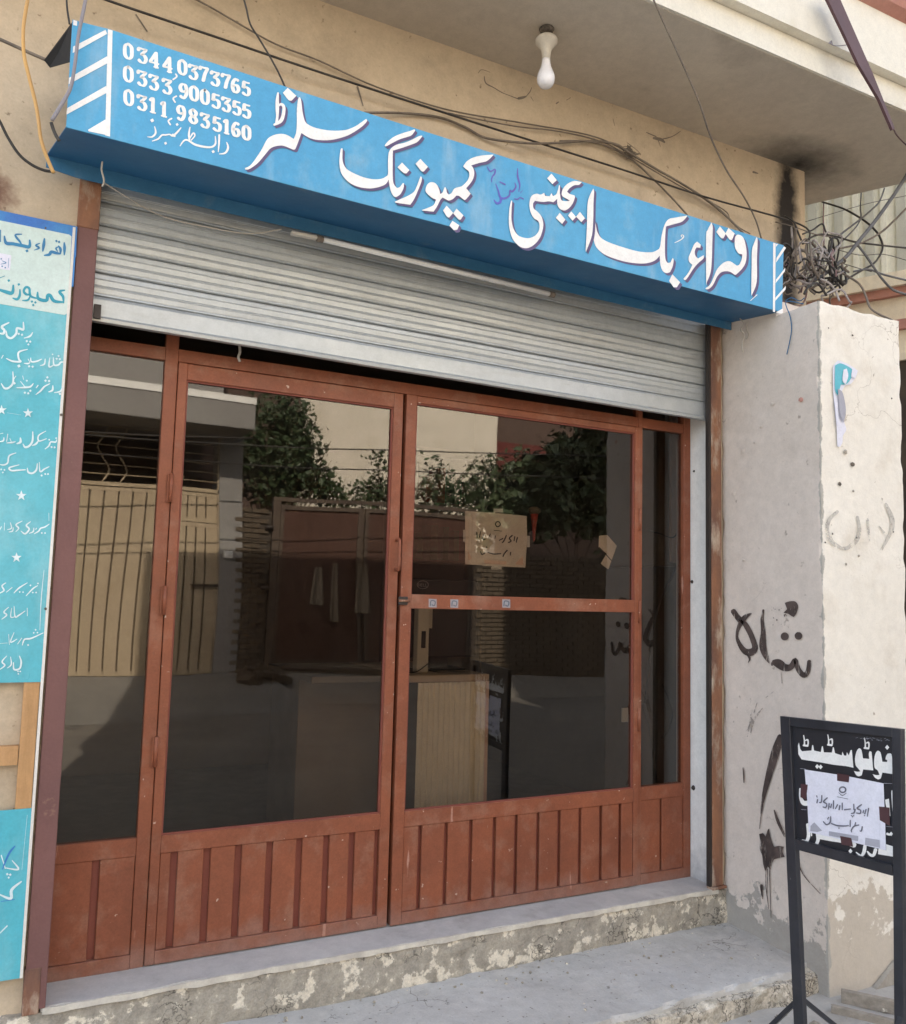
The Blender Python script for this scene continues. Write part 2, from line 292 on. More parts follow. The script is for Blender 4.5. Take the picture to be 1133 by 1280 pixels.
def catmull(P, n=6, closed=False, corner=None):
    P = [Vector(p) for p in P]; out = []; m = len(P)
    cor = [False]*m
    if corner is not None:
        for i in range(m):
            if not closed and i in (0, m-1): continue
            a = (P[i]-P[i-1]); b = (P[(i+1) % m]-P[i])
            if a.length > 0 and b.length > 0 and a.angle(b) > corner: cor[i] = True
    rngm = m if closed else m-1
    for i in range(rngm):
        p1, p2 = P[i], P[(i+1) % m]
        p0 = P[i-1] if (closed or i > 0) else p1
        p3 = P[(i+2) % m] if (closed or i+2 < m) else p2
        if cor[i]: p0 = p1
        if cor[(i+1) % m]: p3 = p2
        for k in range(n):
            t = k/n
            out.append(0.5*((2*p1) + (p2-p0)*t + (2*p0-5*p1+4*p2-p3)*t*t + (3*p1-p0-3*p2+p3)*t**3))
    if not closed: out.append(P[-1])
    return out

class MB:
    def __init__(s): s.v = []; s.f = []; s.sm = []
    def add(s, vs, fs, smooth=False):
        b = len(s.v); s.v += [tuple(v) for v in vs]; s.f += [tuple(b+i for i in f) for f in fs]; s.sm += [smooth]*len(fs); return s
    def box(s, x0, x1, y0, y1, z0, z1):
        return s.add([(x, y, z) for x in (x0, x1) for y in (y0, y1) for z in (z0, z1)],
                     [(0, 1, 3, 2), (4, 6, 7, 5), (0, 4, 5, 1), (2, 3, 7, 6), (0, 2, 6, 4), (1, 5, 7, 3)])
    def obox(s, c, ax, ay, az):      # oriented box: centre and three half-axis vectors
        c, ax, ay, az = map(Vector, (c, ax, ay, az))
        return s.add([c+i*ax+j*ay+k*az for i in (-1, 1) for j in (-1, 1) for k in (-1, 1)],
                     [(0, 1, 3, 2), (4, 6, 7, 5), (0, 4, 5, 1), (2, 3, 7, 6), (0, 2, 6, 4), (1, 5, 7, 3)])
    def bar(s, a, b, w, d, up=(0, 0, 1)):
        a, b, up = Vector(a), Vector(b), Vector(up); t = (b-a).normalized(); sd = t.cross(up).normalized(); n = sd.cross(t)
        return s.obox((a+b)/2, (b-a)/2, sd*w/2, n*d/2)
    def tube(s, P, r, seg=6, sm=4, smooth=True):
        Q = catmull(P, sm) if sm > 1 and len(P) > 2 else [Vector(p) for p in P]
        rs = r if isinstance(r, (list, tuple)) else None
        vs = []; n = len(Q); up = None
        for i, p in enumerate(Q):
            t = (Q[min(i+1, n-1)]-Q[max(i-1, 0)])
            if t.length < 1e-9: t = Vector((0, 0, 1))
            t.normalize()
            if up is None:
                up = Vector((0, 0, 1)) if abs(t.z) < 0.9 else Vector((1, 0, 0))
            sd = t.cross(up).normalized(); up = sd.cross(t).normalized()
            rr = r if rs is None else rs[0]+(rs[1]-rs[0])*i/(n-1)
            for k in range(seg):
                a = 2*math.pi*k/seg; vs.append(p + sd*rr*math.cos(a) + up*rr*math.sin(a))
        fs = [(i*seg+k, i*seg+(k+1) % seg, (i+1)*seg+(k+1) % seg, (i+1)*seg+k) for i in range(n-1) for k in range(seg)]
        fs += [tuple(range(seg))[::-1], tuple((n-1)*seg+k for k in range(seg))]
        return s.add(vs, fs, smooth)
    def lathe(s, c, prof, seg=24):
        c = Vector(c); vs = []
        for (r, z) in prof:
            for k in range(seg):
                a = 2*math.pi*k/seg; vs.append(c+Vector((r*math.cos(a), r*math.sin(a), z)))
        n = len(prof)
        fs = [(i*seg+k, i*seg+(k+1) % seg, (i+1)*seg+(k+1) % seg, (i+1)*seg+k) for i in range(n-1) for k in range(seg)]
        return s.add(vs, fs, True)
    def prism_x(s, prof, x0, x1, smooth=False):   # closed (y,z) profile extruded along x
        n = len(prof); vs = [(x0, y, z) for y, z in prof]+[(x1, y, z) for y, z in prof]
        fs = [(i, (i+1) % n, n+(i+1) % n, n+i) for i in range(n)]+[tuple(range(n))[::-1], tuple(range(n, 2*n))]
        return s.add(vs, fs, smooth)
    def mesh(s, name, bevel=0.0, bseg=1):
        me = bpy.data.meshes.new(name); me.from_pydata(s.v, [], s.f)
        me.polygons.foreach_set('use_smooth', s.sm)
        if len(s.f) < 60000 and not getattr(s, 'nofix', False):
            bm = bmesh.new(); bm.from_mesh(me)
            bmesh.ops.recalc_face_normals(bm, faces=bm.faces)
            if bevel: bmesh.ops.bevel(bm, geom=[e for e in bm.edges], offset=bevel, segments=bseg, affect='EDGES', profile=0.7)
            bm.to_mesh(me); bm.free()
        return me
    def build(s, name, m, parent=None, bevel=0.0, **k):
        return link(name, s.mesh(name, bevel, **k), parent, m)

def rough_box(x0, x1, y0, y1, z0, z1, step=0.03, amp=0.006, fr=9.0, chip=0.0, seed=0.0):
    """box skin, subdivided and knocked about like hand-laid plaster; chip eats the edges"""
    bm = bmesh.new()
    def face(o, a, b, la, lb):
        na = max(1, int(la/step)); nb = max(1, int(lb/step)); o = Vector(o); a = Vector(a); b = Vector(b)
        vs = [[bm.verts.new(o+a*(la*i/na)+b*(lb*j/nb)) for j in range(nb+1)] for i in range(na+1)]
        for i in range(na):
            for j in range(nb): bm.faces.new((vs[i][j], vs[i+1][j], vs[i+1][j+1], vs[i][j+1]))
    X, Y, Z = x1-x0, y1-y0, z1-z0
    face((x0, y0, z0), (1, 0, 0), (0, 0, 1), X, Z); face((x0, y1, z0), (0, 0, 1), (1, 0, 0), Z, X)
    face((x0, y0, z0), (0, 0, 1), (0, 1, 0), Z, Y); face((x1, y0, z0), (0, 1, 0), (0, 0, 1), Y, Z)
    face((x0, y0, z1), (1, 0, 0), (0, 1, 0), X, Y); face((x0, y0, z0), (0, 1, 0), (1, 0, 0), Y, X)
    bmesh.ops.remove_doubles(bm, verts=bm.verts, dist=step*0.05)
    for v in bm.verts:
        p = v.co; n3 = noise.noise_vector(p*fr+Vector((seed, 0, 0)))
        n4 = noise.noise_vector(p*fr*4+Vector((seed, 5, 0)))
        q = p + n3*amp + n4*amp*0.4
        if chip:
            near = sorted((min(p.x-x0, x1-p.x)/1, min(p.y-y0, y1-p.y)/1, min(p.z-z0, z1-p.z)/1))
            if near[1] < step*0.5:
                k = max(0.0, noise.noise(p*14+Vector((seed, 2, 3)))+0.15)
                c = Vector(((x0+x1)/2, (y0+y1)/2, (z0+z1)/2)); d = Vector((0, 0, 0))
                for ax, (lo, hi) in enumerate(((x0, x1), (y0, y1), (z0, z1))):
                    if p[ax]-lo < step*0.5: d[ax] = 1
                    elif hi-p[ax] < step*0.5: d[ax] = -1
                q += d*k*chip
        v.co = q
    bmesh.ops.recalc_face_normals(bm, faces=bm.faces)
    me = bpy.data.meshes.new('rough'); bm.to_mesh(me); bm.free(); return me

# ------------------------------------------------------------------ lettering and painted marks
class Ink:
    """flat paint on a surface: shapes drawn in the plane, each a hair above the one before"""
    def __init__(s, f, lift=0.0006, step=0.00012): s.f = f; s.mb = MB(); s.mb.nofix = True; s.z = lift; s.step = step
    def poly(s, P, o=(0, 0), sc=1.0, smooth=True, d=(0, 0)):
        Q = [(p[0], p[1], 0) for p in P]
        if smooth: Q = catmull(Q, 4, True, rad(50))
        Q = [Vector((o[0]+q[0]/sc+d[0], o[1]+q[1]/sc+d[1], 0)) for q in Q]
        tri = geometry.tessellate_polygon([Q])
        s.mb.add([s.f(q.x, q.y, s.z) for q in Q], tri); s.z += s.step
    def stroke(s, P, o=(0, 0), sc=1.0, w=None, d=(0, 0), sm=5, taper=False):
        Q = [Vector((p[0], p[1], (p[2] if len(p) > 2 else w))) for p in P]
        if taper: Q[0].z *= 0.5; Q[-1].z *= 0.45
        Q = catmull(Q, sm) if len(Q) > 2 else [Q[0]+(Q[1]-Q[0])*k/4 for k in range(5)]
        L, R = [], []
        n = len(Q)
        for i, q in enumerate(Q):
            t = Q[min(i+1, n-1)]-Q[max(i-1, 0)]; t = Vector((t.x, t.y)); t = t.normalized() if t.length else Vector((1, 0))
            nn = Vector((-t.y, t.x))*max(q.z, 0.5)/2; c = Vector((q.x, q.y))
            if i == 0: c0 = c-t*q.z*0.3; L.append(c0+nn*0.5); R.append(c0-nn*0.5)
            L.append(c+nn); R.append(c-nn)
            if i == n-1: c0 = c+t*q.z*0.3; L.append(c0+nn*0.5); R.append(c0-nn*0.5)
        fn = lambda p: s.f(o[0]+p.x/sc+d[0], o[1]+p.y/sc+d[1], s.z)
        m = len(L)
        s.mb.add([fn(p) for p in L]+[fn(p) for p in R], [(i, i+1, m+i+1, m+i) for i in range(m-1)]); s.z += s.step
    def dot(s, x, y, w, o=(0, 0), sc=1.0, d=(0, 0), k=6, rot=0.4):
        s.poly([(x+w/2*math.cos(rot+2*math.pi*i/k), y+w/2*math.sin(rot+2*math.pi*i/k)) for i in range(k)], o, sc, False, d)
    def diamond(s, x, y, r, o=(0, 0), sc=1.0): s.poly([(x, y-r), (x+r*.85, y), (x, y+r), (x-r*.85, y)], o, sc, False)
    def star(s, x, y, r, o, sc):
        s.poly([(x+(r if i % 2 == 0 else r*.4)*math.sin(math.pi*i/5), y-(r if i % 2 == 0 else r*.4)*math.cos(math.pi*i/5)) for i in range(10)], o, sc, False)
    def build(s, name, m, parent): return s.mb.build(name, m, parent)

# ================================================================== GROUND
ZG = -0.27
g = MB(); g.add([(-90, -90, ZG), (90, -90, ZG), (90, 90, ZG), (-90, 90, ZG)], [(0, 1, 2, 3)])
tag(g.build('ground', 'road'), kind='structure')
# broken concrete strip in front of the shop
me = rough_box(-6, 5.5, -1.9, -0.3, ZG-0.1, ZG+0.012, 0.05, 0.006, 5)
tag(link('pavement', me, None, 'pavement'), kind='structure')

# ================================================================== SHOP BUILDING
B = thing('shop_building', 'beige plastered building holding the blue-signed bookshop, with an overhanging slab', 'building', (0.4, 0.3, 0))
XR = 2.123          # right end of the wall behind the sign
YW = -0.15
wl = MB()
wl.box(-2.2, -1.19, YW, 0.10, -0.2, 3.60)                        # wall left of the shutter
wl.build('wall', 'wall_beige', B)
wl = MB(); wl.box(-1.19, 1.50, YW, 0.0, 2.62, 3.60); wl.box(-1.19, 1.50, 0.0, 0.10, 2.55, 3.60)
wl.build('wall', 'wall_beige', B)
wl = MB(); wl.box(1.50, XR, YW, 0.10, -0.2, 3.60); wl.box(XR-0.0, XR+0.01, YW+0.003, 9.0, -0.2, 3.60)
wl.build('wall', 'wall_beige', B)
# slab with an angled end
def prism_z(poly, z0, z1):
    n = len(poly); return [(x, y, z0) for x, y in poly]+[(x, y, z1) for x, y in poly], \
        [(i, (i+1) % n, n+(i+1) % n, n+i) for i in range(n)]+[tuple(range(n))[::-1], tuple(range(n, 2*n))]
ZS = 3.468
sb = MB(); sb.add(*prism_z([(-2.10, -0.745), (2.886, -0.745), (2.2, 0.585), (2.2, 3.4), (-2.10, 3.4)], ZS, ZS+0.135))
sb.build('ceiling_slab', 'soffit', B)
fb = MB(); fb.box(-2.11, 2.92, -0.757, -0.7455, ZS+0.002, ZS+0.112)
fb.build('fascia_band', 'fascia', B)
up = MB(); up.add(*prism_z([(-2.12, -0.80), (2.95, -0.80), (2.235, 0.585), (2.235, 9.0), (-2.12, 9.0)], ZS+0.114, 7.75))
up.build('upper_wall', 'fascia', B)
tr = MB(); tr.prism_x([(-0.80, 3.84), (-0.845, 3.86), (-0.86, 3.89), (-0.845, 3.925), (-0.80, 3.94)], -2.13, 2.97)
tr.build('moulding', 'pink_trim', B)
# shop room
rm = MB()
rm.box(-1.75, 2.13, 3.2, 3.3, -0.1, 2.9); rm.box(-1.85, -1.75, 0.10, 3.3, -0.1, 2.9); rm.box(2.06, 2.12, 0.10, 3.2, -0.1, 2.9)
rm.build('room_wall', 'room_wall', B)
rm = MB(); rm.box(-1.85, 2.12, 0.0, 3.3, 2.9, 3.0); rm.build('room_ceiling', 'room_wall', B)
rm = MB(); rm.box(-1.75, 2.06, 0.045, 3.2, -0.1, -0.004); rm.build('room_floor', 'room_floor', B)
# white jamb on the right reveal
jb = MB(); jb.box(1.497, 1.5045, -0.148, 0.04, 0.0, 2.50); jb.build('door_jamb', 'jamb_white', B)
for (y, z, r) in ((-0.025, 1.87, .006), (-0.012, 1.345, .009), (-0.02, 0.40, .012)):
    q = MB(); q.lathe((1.497, y, z), [(0, -r), (r*.7, -r*.5), (r, 0), (r*.6, r*.8), (0, r)], 7); q.build('nail', 'iron_dark', B)

# low left neighbour so the street goes on
nb = thing('boundary_wall', 'low beige boundary wall left of the shop building, outside the teal board', 'wall', (-4.2, -0.1, 0))
q = MB(); q.box(-7.5, -2.2, -0.15, 0.05, -0.3, 2.3); q.build('masonry', 'wall_beige', nb)
q = MB(); q.box(-7.5, -2.2, -0.18, 0.08, 2.3, 2.38); q.build('coping', 'fascia', nb)

# ---- plinth, sill, step
st = thing('shop_step', 'grey concrete platform with crumbling plaster edge below the shop door', 'step', (0.2, -0.4, -0.2))
link('riser', rough_box(-1.40, 1.56, -0.172, 0.05, -0.30, -0.012, 0.022, 0.006, 12, 0.012, 3), st, 'plinth')
sl_ = rough_box(-1.20, 1.500, -0.172, 0.035, -0.014, 0.0, 0.03, 0.0012, 8, 0.004, 1); link('sill', sl_, st, 'sill')
link('sill_edge', rough_box(-1.195, 1.49, -0.180, -0.171, -0.018, 0.001, 0.02, 0.003, 14, 0.004, 2), st, 'sill_edge')
pm = rough_box(-2.0, 1.62, -0.63, -0.165, -0.40, -0.152, 0.014, 0.006, 6, 0.016, 7)
for v in pm.vertices:                                   # the platform is worn: front edge sags and runs slightly askew
    if v.co.z > -0.25: v.co.z += -0.010*max(0, (-v.co.y-0.35)/0.28) + 0.010*noise.noise(v.co*3)
    if v.co.y < -0.5: v.co.y += 0.02*v.co.x - 0.03 + 0.02*noise.noise(Vector((v.co.x*3, 1, v.co.z*6)))
    if v.co.x > 1.5 and v.co.y < -0.45: v.co.y += 0.03
link('platform', pm, st, 'concrete')
# rubble broken out of the front edge, each with its own tilt
fe = rough_box(-2.0, 1.60, -0.662, -0.60, -0.40, -0.185, 0.013, 0.010, 10, 0.016, 11)
for v in fe.vertices: v.co.y += 0.02*v.co.x - 0.03 + 0.018*noise.noise(Vector((v.co.x*5, 1, v.co.z*9)))
link('platform_face', fe, st, 'plinth_low')

# ---- projecting fin wall (right)
FIN = thing('fin_wall', 'projecting plastered side wall with black brush marks, right of the shutter', 'wall', (1.8, -0.4, 0))
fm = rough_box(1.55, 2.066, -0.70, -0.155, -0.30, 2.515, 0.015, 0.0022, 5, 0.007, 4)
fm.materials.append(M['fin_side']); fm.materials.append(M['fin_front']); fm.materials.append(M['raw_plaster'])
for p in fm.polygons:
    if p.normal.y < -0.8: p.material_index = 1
    c = p.center
link('masonry', fm, FIN)
mf = rough_box(1.552, 2.042, -0.47, -0.155, 2.50, 2.585, 0.02, 0.004, 9, 0.0, 9); link('mortar_fill', mf, FIN, 'fin_side')
# cement skirt where plaster meets the step
q = MB(); bm_pts = [at(*p, Y=-0.7045) for p in ((1075, 1300), (1078, 1243), (1090, 1235), (1108, 1212), (1122, 1195), (1131, 1178), (1131, 1300))]
q.add([p for p in bm_pts]+[p+Vector((0, -0.02, 0)) for p in bm_pts], [tuple(range(7, 14))]+[(i, (i+1) % 7, 7+(i+1) % 7, 7+i) for i in range(7)])
q.build('cement_patch', 'raw_plaster', FIN)

XF = 1.5475
def fin_side(u, v, l): p = at(u, v, X=XF-0.0015); return p+Vector((-l, 0, 0))
def fin_front(u, v, l): p = at(u, v, Y=-0.7035); return p+Vector((0, -l, 0))
gk = Ink(fin_side); O, S = (880, 700), 4.478
gk.stroke([(165, 285, 30), (190, 320, 32), (212, 345, 34)], O, S)
gk.stroke([(212, 345, 34), (235, 318, 26), (266, 300, 8)], O, S)
gk.stroke([(212, 345, 30), (190, 400, 18), (192, 450, 20), (225, 505, 32), (262, 518, 42), (288, 492, 34), (270, 430, 30), (240, 370, 30), (215, 340, 24)], O, S)
gk.stroke([(250, 530, 18), (258, 555, 10), (250, 575, 3)], O, S)
gk.stroke([(335, 280, 12), (328, 330, 18), (334, 400, 26), (332, 480, 40), (350, 540, 30), (385, 590, 8)], O, S)
gk.stroke([(392, 572, 30), (420, 580, 50), (455, 602, 42), (490, 598, 34), (514, 560, 26), (530, 610, 28), (560, 645, 30), (584, 625, 26), (592, 566, 22)], O, S)
gk.poly([(455, 240), (480, 232), (510, 231), (526, 245), (530, 268), (520, 300), (505, 320), (490, 312), (470, 300), (448, 296), (468, 275)], O, S)
gk.dot(455, 428, 46, O, S, k=14); gk.dot(532, 425, 44, O, S, k=14)
for k in range(14): gk.dot(random.uniform(385, 505), random.uniform(262, 380), random.uniform(3, 9), O, S)
O, S = (880, 880), 3.2
gk.stroke([(308, 128, 20), (290, 190, 34), (262, 290, 26), (240, 380, 14), (232, 440, 6), (226, 500, 2)], O, S)
gk.poly([(258, 505), (265, 498), (268, 525), (276, 552), (284, 572), (302, 568), (324, 571), (318, 590), (327, 612), (305, 616), (283, 622), (276, 640), (272, 664), (258, 650), (248, 668), (240, 640), (236, 605), (226, 580), (228, 550), (224, 520), (240, 516), (250, 530)], O, S)
for a in ([(252, 650, 4), (250, 720, 3), (258, 780, 3), (262, 820, 2)], [(266, 655, 4), (268, 740, 3), (272, 855, 2)], [(258, 660, 3), (256, 760, 2)], [(233, 725, 12), (238, 780, 3)],
          [(285, 425, 5), (300, 470, 12), (328, 530, 9)], [(372, 600, 5), (400, 680, 4), (470, 760, 2)], [(160, 255, 3), (163, 285, 6), (164, 315, 3)]):
    gk.stroke(a, O, S)
tag(gk.build('brush_lettering', 'ink_char', FIN), 'black brushed Urdu letters and strokes with drips')
gk = Ink(fin_side, 0.001); O, S = (880, 700), 4.478
for a in ([(260, 750, 3), (268, 850, 9), (245, 990, 4)], [(330, 830, 5), (280, 900, 14), (262, 985, 3)], [(300, 800, 4), (268, 900, 10), (240, 960, 3)], [(395, 735, 6), (350, 770, 3)], [(435, 630, 3), (440, 690, 5)]):
    gk.stroke(a, O, S)
gk.build('smear', 'ink_smudge', FIN)
gk = Ink(fin_front); O, S = (880, 380), 3.762
for a in ([(630, 975, 14), (590, 1015, 18), (580, 1070, 22), (610, 1125, 20), (665, 1150, 16), (715, 1115, 22), (732, 1060, 18), (722, 1000, 12)], [(765, 960, 8), (772, 1040, 14), (780, 1115, 5)],
          [(855, 940, 14), (885, 1010, 22), (880, 1070, 20), (830, 1165, 10)], [(825, 1045, 6), (860, 1090, 10)], [(838, 915, 10), (836, 935, 6)]):
    gk.stroke(a, O, S)
gk.build('faded_lettering', 'ink_faded', FIN)
# chips knocked out of the plaster (shallow lumps)
for (u, v, rx, side, mt) in ((966, 505, .012, 0, 'fin_side'), (952, 533, .011, 0, 'fin_side'), (929, 563, .02, 0, 'fin_side'), (918, 617, .018, 0, 'fin_side'), (1002, 500, .016, 0, 'pink_trim'),
                             (943, 553, .008, 0, 'fin_side'), (930, 700, .01, 0, 'fin_side'), (1057, 565, .014, 1, 'raw_plaster'), (1066, 580, .014, 1, 'hole_dark'), (1050, 605, .012, 1, 'hole_dark'),
                             (1066, 419, .006, 1, 'hole_dark'), (1036, 410, .005, 1, 'hole_dark'), (1058, 705, .008, 1, 'raw_plaster'), (1074, 695, .008, 1, 'raw_plaster'), (1115, 498, .005, 1, 'hole_dark'),
                             (1041, 667, .006, 1, 'hole_dark'), (1032, 678, .006, 1, 'hole_dark'), (1117, 665, .006, 1, 'hole_dark'), (1071, 672, .006, 1, 'hole_dark'), (1067, 614, .008, 1, 'raw_plaster')):
    f_ = fin_front if side else fin_side; q = MB(); K = 9
    c = f_(u, v, 0.0); n = Vector((0, -1, 0)) if side else Vector((-1, 0, 0)); a1 = Vector((1, 0, 0)) if side else Vector((0, 1, 0))
    ring = [c+(a1*math.cos(2*math.pi*i/K)*random.uniform(.6, 1.1)+Vector((0, 0, 1))*math.sin(2*math.pi*i/K)*random.uniform(.5, .9))*rx+n*0.0006 for i in range(K)]
    q.add(ring+[c+n*0.004+Vector((0, 0, rx*0.2))], [(i, (i+1) % K, K) for i in range(K)]); q.build('plaster_chip', mt, FIN)
# torn poster on the fin's street side
tp = thing('torn_poster', 'torn strip of white and light blue poster stuck to the pale wall front', 'poster', tuple(at(1050, 500, Y=-0.705)))
O, S = (880, 380), 3.762
q = Ink(fin_front, 0.003, 0.0008); q.poly([(605, 305), (612, 285), (628, 265), (680, 285), (722, 315), (712, 345), (690, 375), (660, 388), (645, 430), (665, 500), (658, 550), (668, 590), (652, 620), (650, 650), (640, 672), (626, 670), (622, 575), (612, 480), (606, 400)], O, S)
q.build('sheet', 'paper', tp)
q = Ink(fin_front, 0.006, 0.0008); q.poly([(613, 290), (640, 280), (690, 305), (700, 330), (670, 375), (640, 380), (625, 430), (612, 400)], O, S); q.build('blue_print', 'teal', tp)
for PP in ([(650, 310), (665, 305), (672, 340), (660, 380), (645, 360)], [(690, 310), (715, 312), (705, 350), (685, 345)], [(607, 460), (620, 455), (628, 570), (618, 570)]):
    q = Ink(fin_front, 0.0085, 0.0008); q.poly(PP, O, S); q.build('curled_edge', 'paper', tp)
q = Ink(fin_front, 0.0095, 0.0008); q.poly([(622, 400), (645, 420), (660, 500), (650, 560), (632, 520)], O, S); q.build('print_smear', 'paper_grey', tp)

# ================================================================== SHUTTER RAILS + ROLLER SHUTTER
t = thing('shutter_rail', 'brown painted steel guide rail left of the doors, rusted at its foot', 'shutter rail', (-1.215, -0.15, 0))
q = MB(); q.box(-1.247, -1.187, -0.178, -0.150, 0.0, 2.60); q.box(-1.200, -1.187, -0.150, -0.06, 0.0, 2.60); q.build('channel', 'rail_brown', t, 0.002)
q = MB(); q.box(-1.250, -1.205, -0.181, -0.148, -0.012, 0.12); q.build('rusty_foot', 'rail_rust', t, 0.002)
q = MB(); q.box(-1.250, -1.185, -0.182, -0.150, 2.40, 2.62); q.build('rusty_head', 'rail_rust', t, 0.002)
t = thing('shutter_rail', 'rust-flaked steel guide rail right of the doors against the side wall', 'shutter rail', (1.51, -0.15, 0))
q = MB(); q.box(1.462, 1.521, -0.178, -0.152, 0.012, 2.56); q.build('channel', 'rail_rust', t, 0.002)
q = MB(); q.box(1.448, 1.4615, -0.172, -0.152, 0.012, 2.56); q.build('dark_gap', 'iron_dark', t)  # dark strip painted in for the shaded gap beside the rail
q = MB(); q.box(1.452, 1.535, -0.186, -0.150, 0.0, 0.011); q.build('foot_plate', 'rail_rust', t, 0.001)

SH = thing('roller_shutter', 'grey galvanised roller shutter, rolled mostly up below the blue sign', 'shutter', (0.15, -0.12, 2.1))
zb0, zb1 = 2.112, 2.094     # bottom edge runs slightly down to the right
pitch = 0.0805
def slat_prof(h):
    y0 = -0.124
    f = y0-.0065
    P = [(y0+.004, 0), (f+.003, .001), (f-.0015, .004), (f-.001, h*.10), (f+.0008, h*.13), (f, h*.16), (f-.001, h*.34), (f+.0012, h*.37), (f, h*.40), (f+.0012, h*.44), (f-.0005, h*.47), (f-.0012, h*.68), (f+.0015, h*.72), (f, h*.75), (f+.001, h*.90), (f+.0035, h*.96), (y0+.004, h-.001)]
    return P+[(y+.0025, z) for y, z in reversed(P[1:-1])]
def tilt(me):
    for v in me.vertices:
        k = (v.co.x+1.19)/(1.49+1.19); v.co.z += zb0+(zb1-zb0)*k + 0.0015*noise.noise(Vector((v.co.x*2.5, v.co.z*3, 0))); v.co.y += 0.003*noise.noise(Vector((v.co.x*3, 7, v.co.z*4)))
def prism_sub(prof, x0, x1, nx=28):
    m = MB(); n = len(prof)
    for i in range(nx+1):
        x = x0+(x1-x0)*i/nx; m.v += [(x, y, z) for y, z in prof]
    m.f = [(i*n+k, i*n+(k+1) % n, (i+1)*n+(k+1) % n, (i+1)*n+k) for i in range(nx) for k in range(n)]+[tuple(range(n))[::-1], tuple(nx*n+k for k in range(n))]
    m.sm = [False]*len(m.f); return m
bb = prism_sub([(-.118, 0), (-.138, .001), (-.140, .012), (-.134, .02), (-.134, .075), (-.130, .085), (-.118, .085)], -1.19, 1.477).mesh('bottom_bar'); tilt(bb)
link('bottom_bar', bb, SH, 'galvanised')
z = 0.086
while z < 0.52:
    m_ = prism_sub([(y, zz+z) for y, zz in slat_prof(pitch)], -1.189, 1.476).mesh('slat')
    for v in m_.vertices: v.co.x += random.uniform(-.0005, .0005)
    tilt(m_); link('slat', m_, SH, 'galvanised'); z += pitch
q = MB(); q.box(-1.182, -1.160, -0.150, -0.1405, 2.118, 2.165); q.build('end_bracket', 'iron_dark', SH, 0.001)

# ================================================================== DOOR FRAME, LEAVES
yF = 0.0
FR = thing('door_frame', 'rust-red fixed steel door frame with narrow side windows and dark transom', 'door frame', (0.15, 0, 0))
def bx(name, m, par, x0, x1, y0, y1, z0, z1, bev=0.0015):
    return MB().box(x0, x1, y0, y1, z0, z1).build(name, m, par, bev)
bx('mullion', 'red_oxide', FR, -0.930, -0.886, 0, .045, 0, 2.55)
bx('mullion', 'red_oxide', FR, 1.182, 1.206, 0, .045, 0, 2.55)
bx('jamb', 'red_oxide', FR, 1.455, 1.496, -.002, .045, 0, 2.55)
bx('jamb', 'red_oxide', FR, -1.24, -1.186, .001, .045, 0, 2.55)
for (a, b) in ((-1.186, -.930), (-.886, 1.182), (1.206, 1.455)):
    bx('top_rail', 'red_oxide', FR, a, b, 0.002, .044, 2.052, 2.098)
bx('head_rail', 'red_oxide', FR, -1.186, 1.455, 0.004, .046, 2.50, 2.548)
for (a, b) in ((-1.186, -.930), (-.886, 1.182), (1.206, 1.455)):
    bx('transom_pane', 'glass', FR, a, b, .020, .025, 2.098, 2.50, 0)
# side windows
for (a, b, gz, grooves) in ((-1.186, -.930, .418, [(-1.052, .024)]), (1.206, 1.455, .42, [(1.325, .012)])):
    bx('side_pane', 'glass', FR, a, b, .018, .023, gz, 2.052, 0)
    bx('sill_rail', 'red_oxide', FR, a, b, .002, .043, gz-.058, gz)
    bx('kick_rail', 'red_oxide', FR, a, b, -.002, .043, 0, .045)
    bx('backing', 'red_groove', FR, a, b, .020, .026, .045, gz-.058, 0)
    xs = [a+.001]+[v for gx, gw in grooves for v in (gx-gw/2, gx+gw/2)]+[b-.001]
    for i in range(0, len(xs), 2): bx('plank', 'red_oxide', FR, xs[i], xs[i+1], .004, .0195, .0455, gz-.0585, .002)

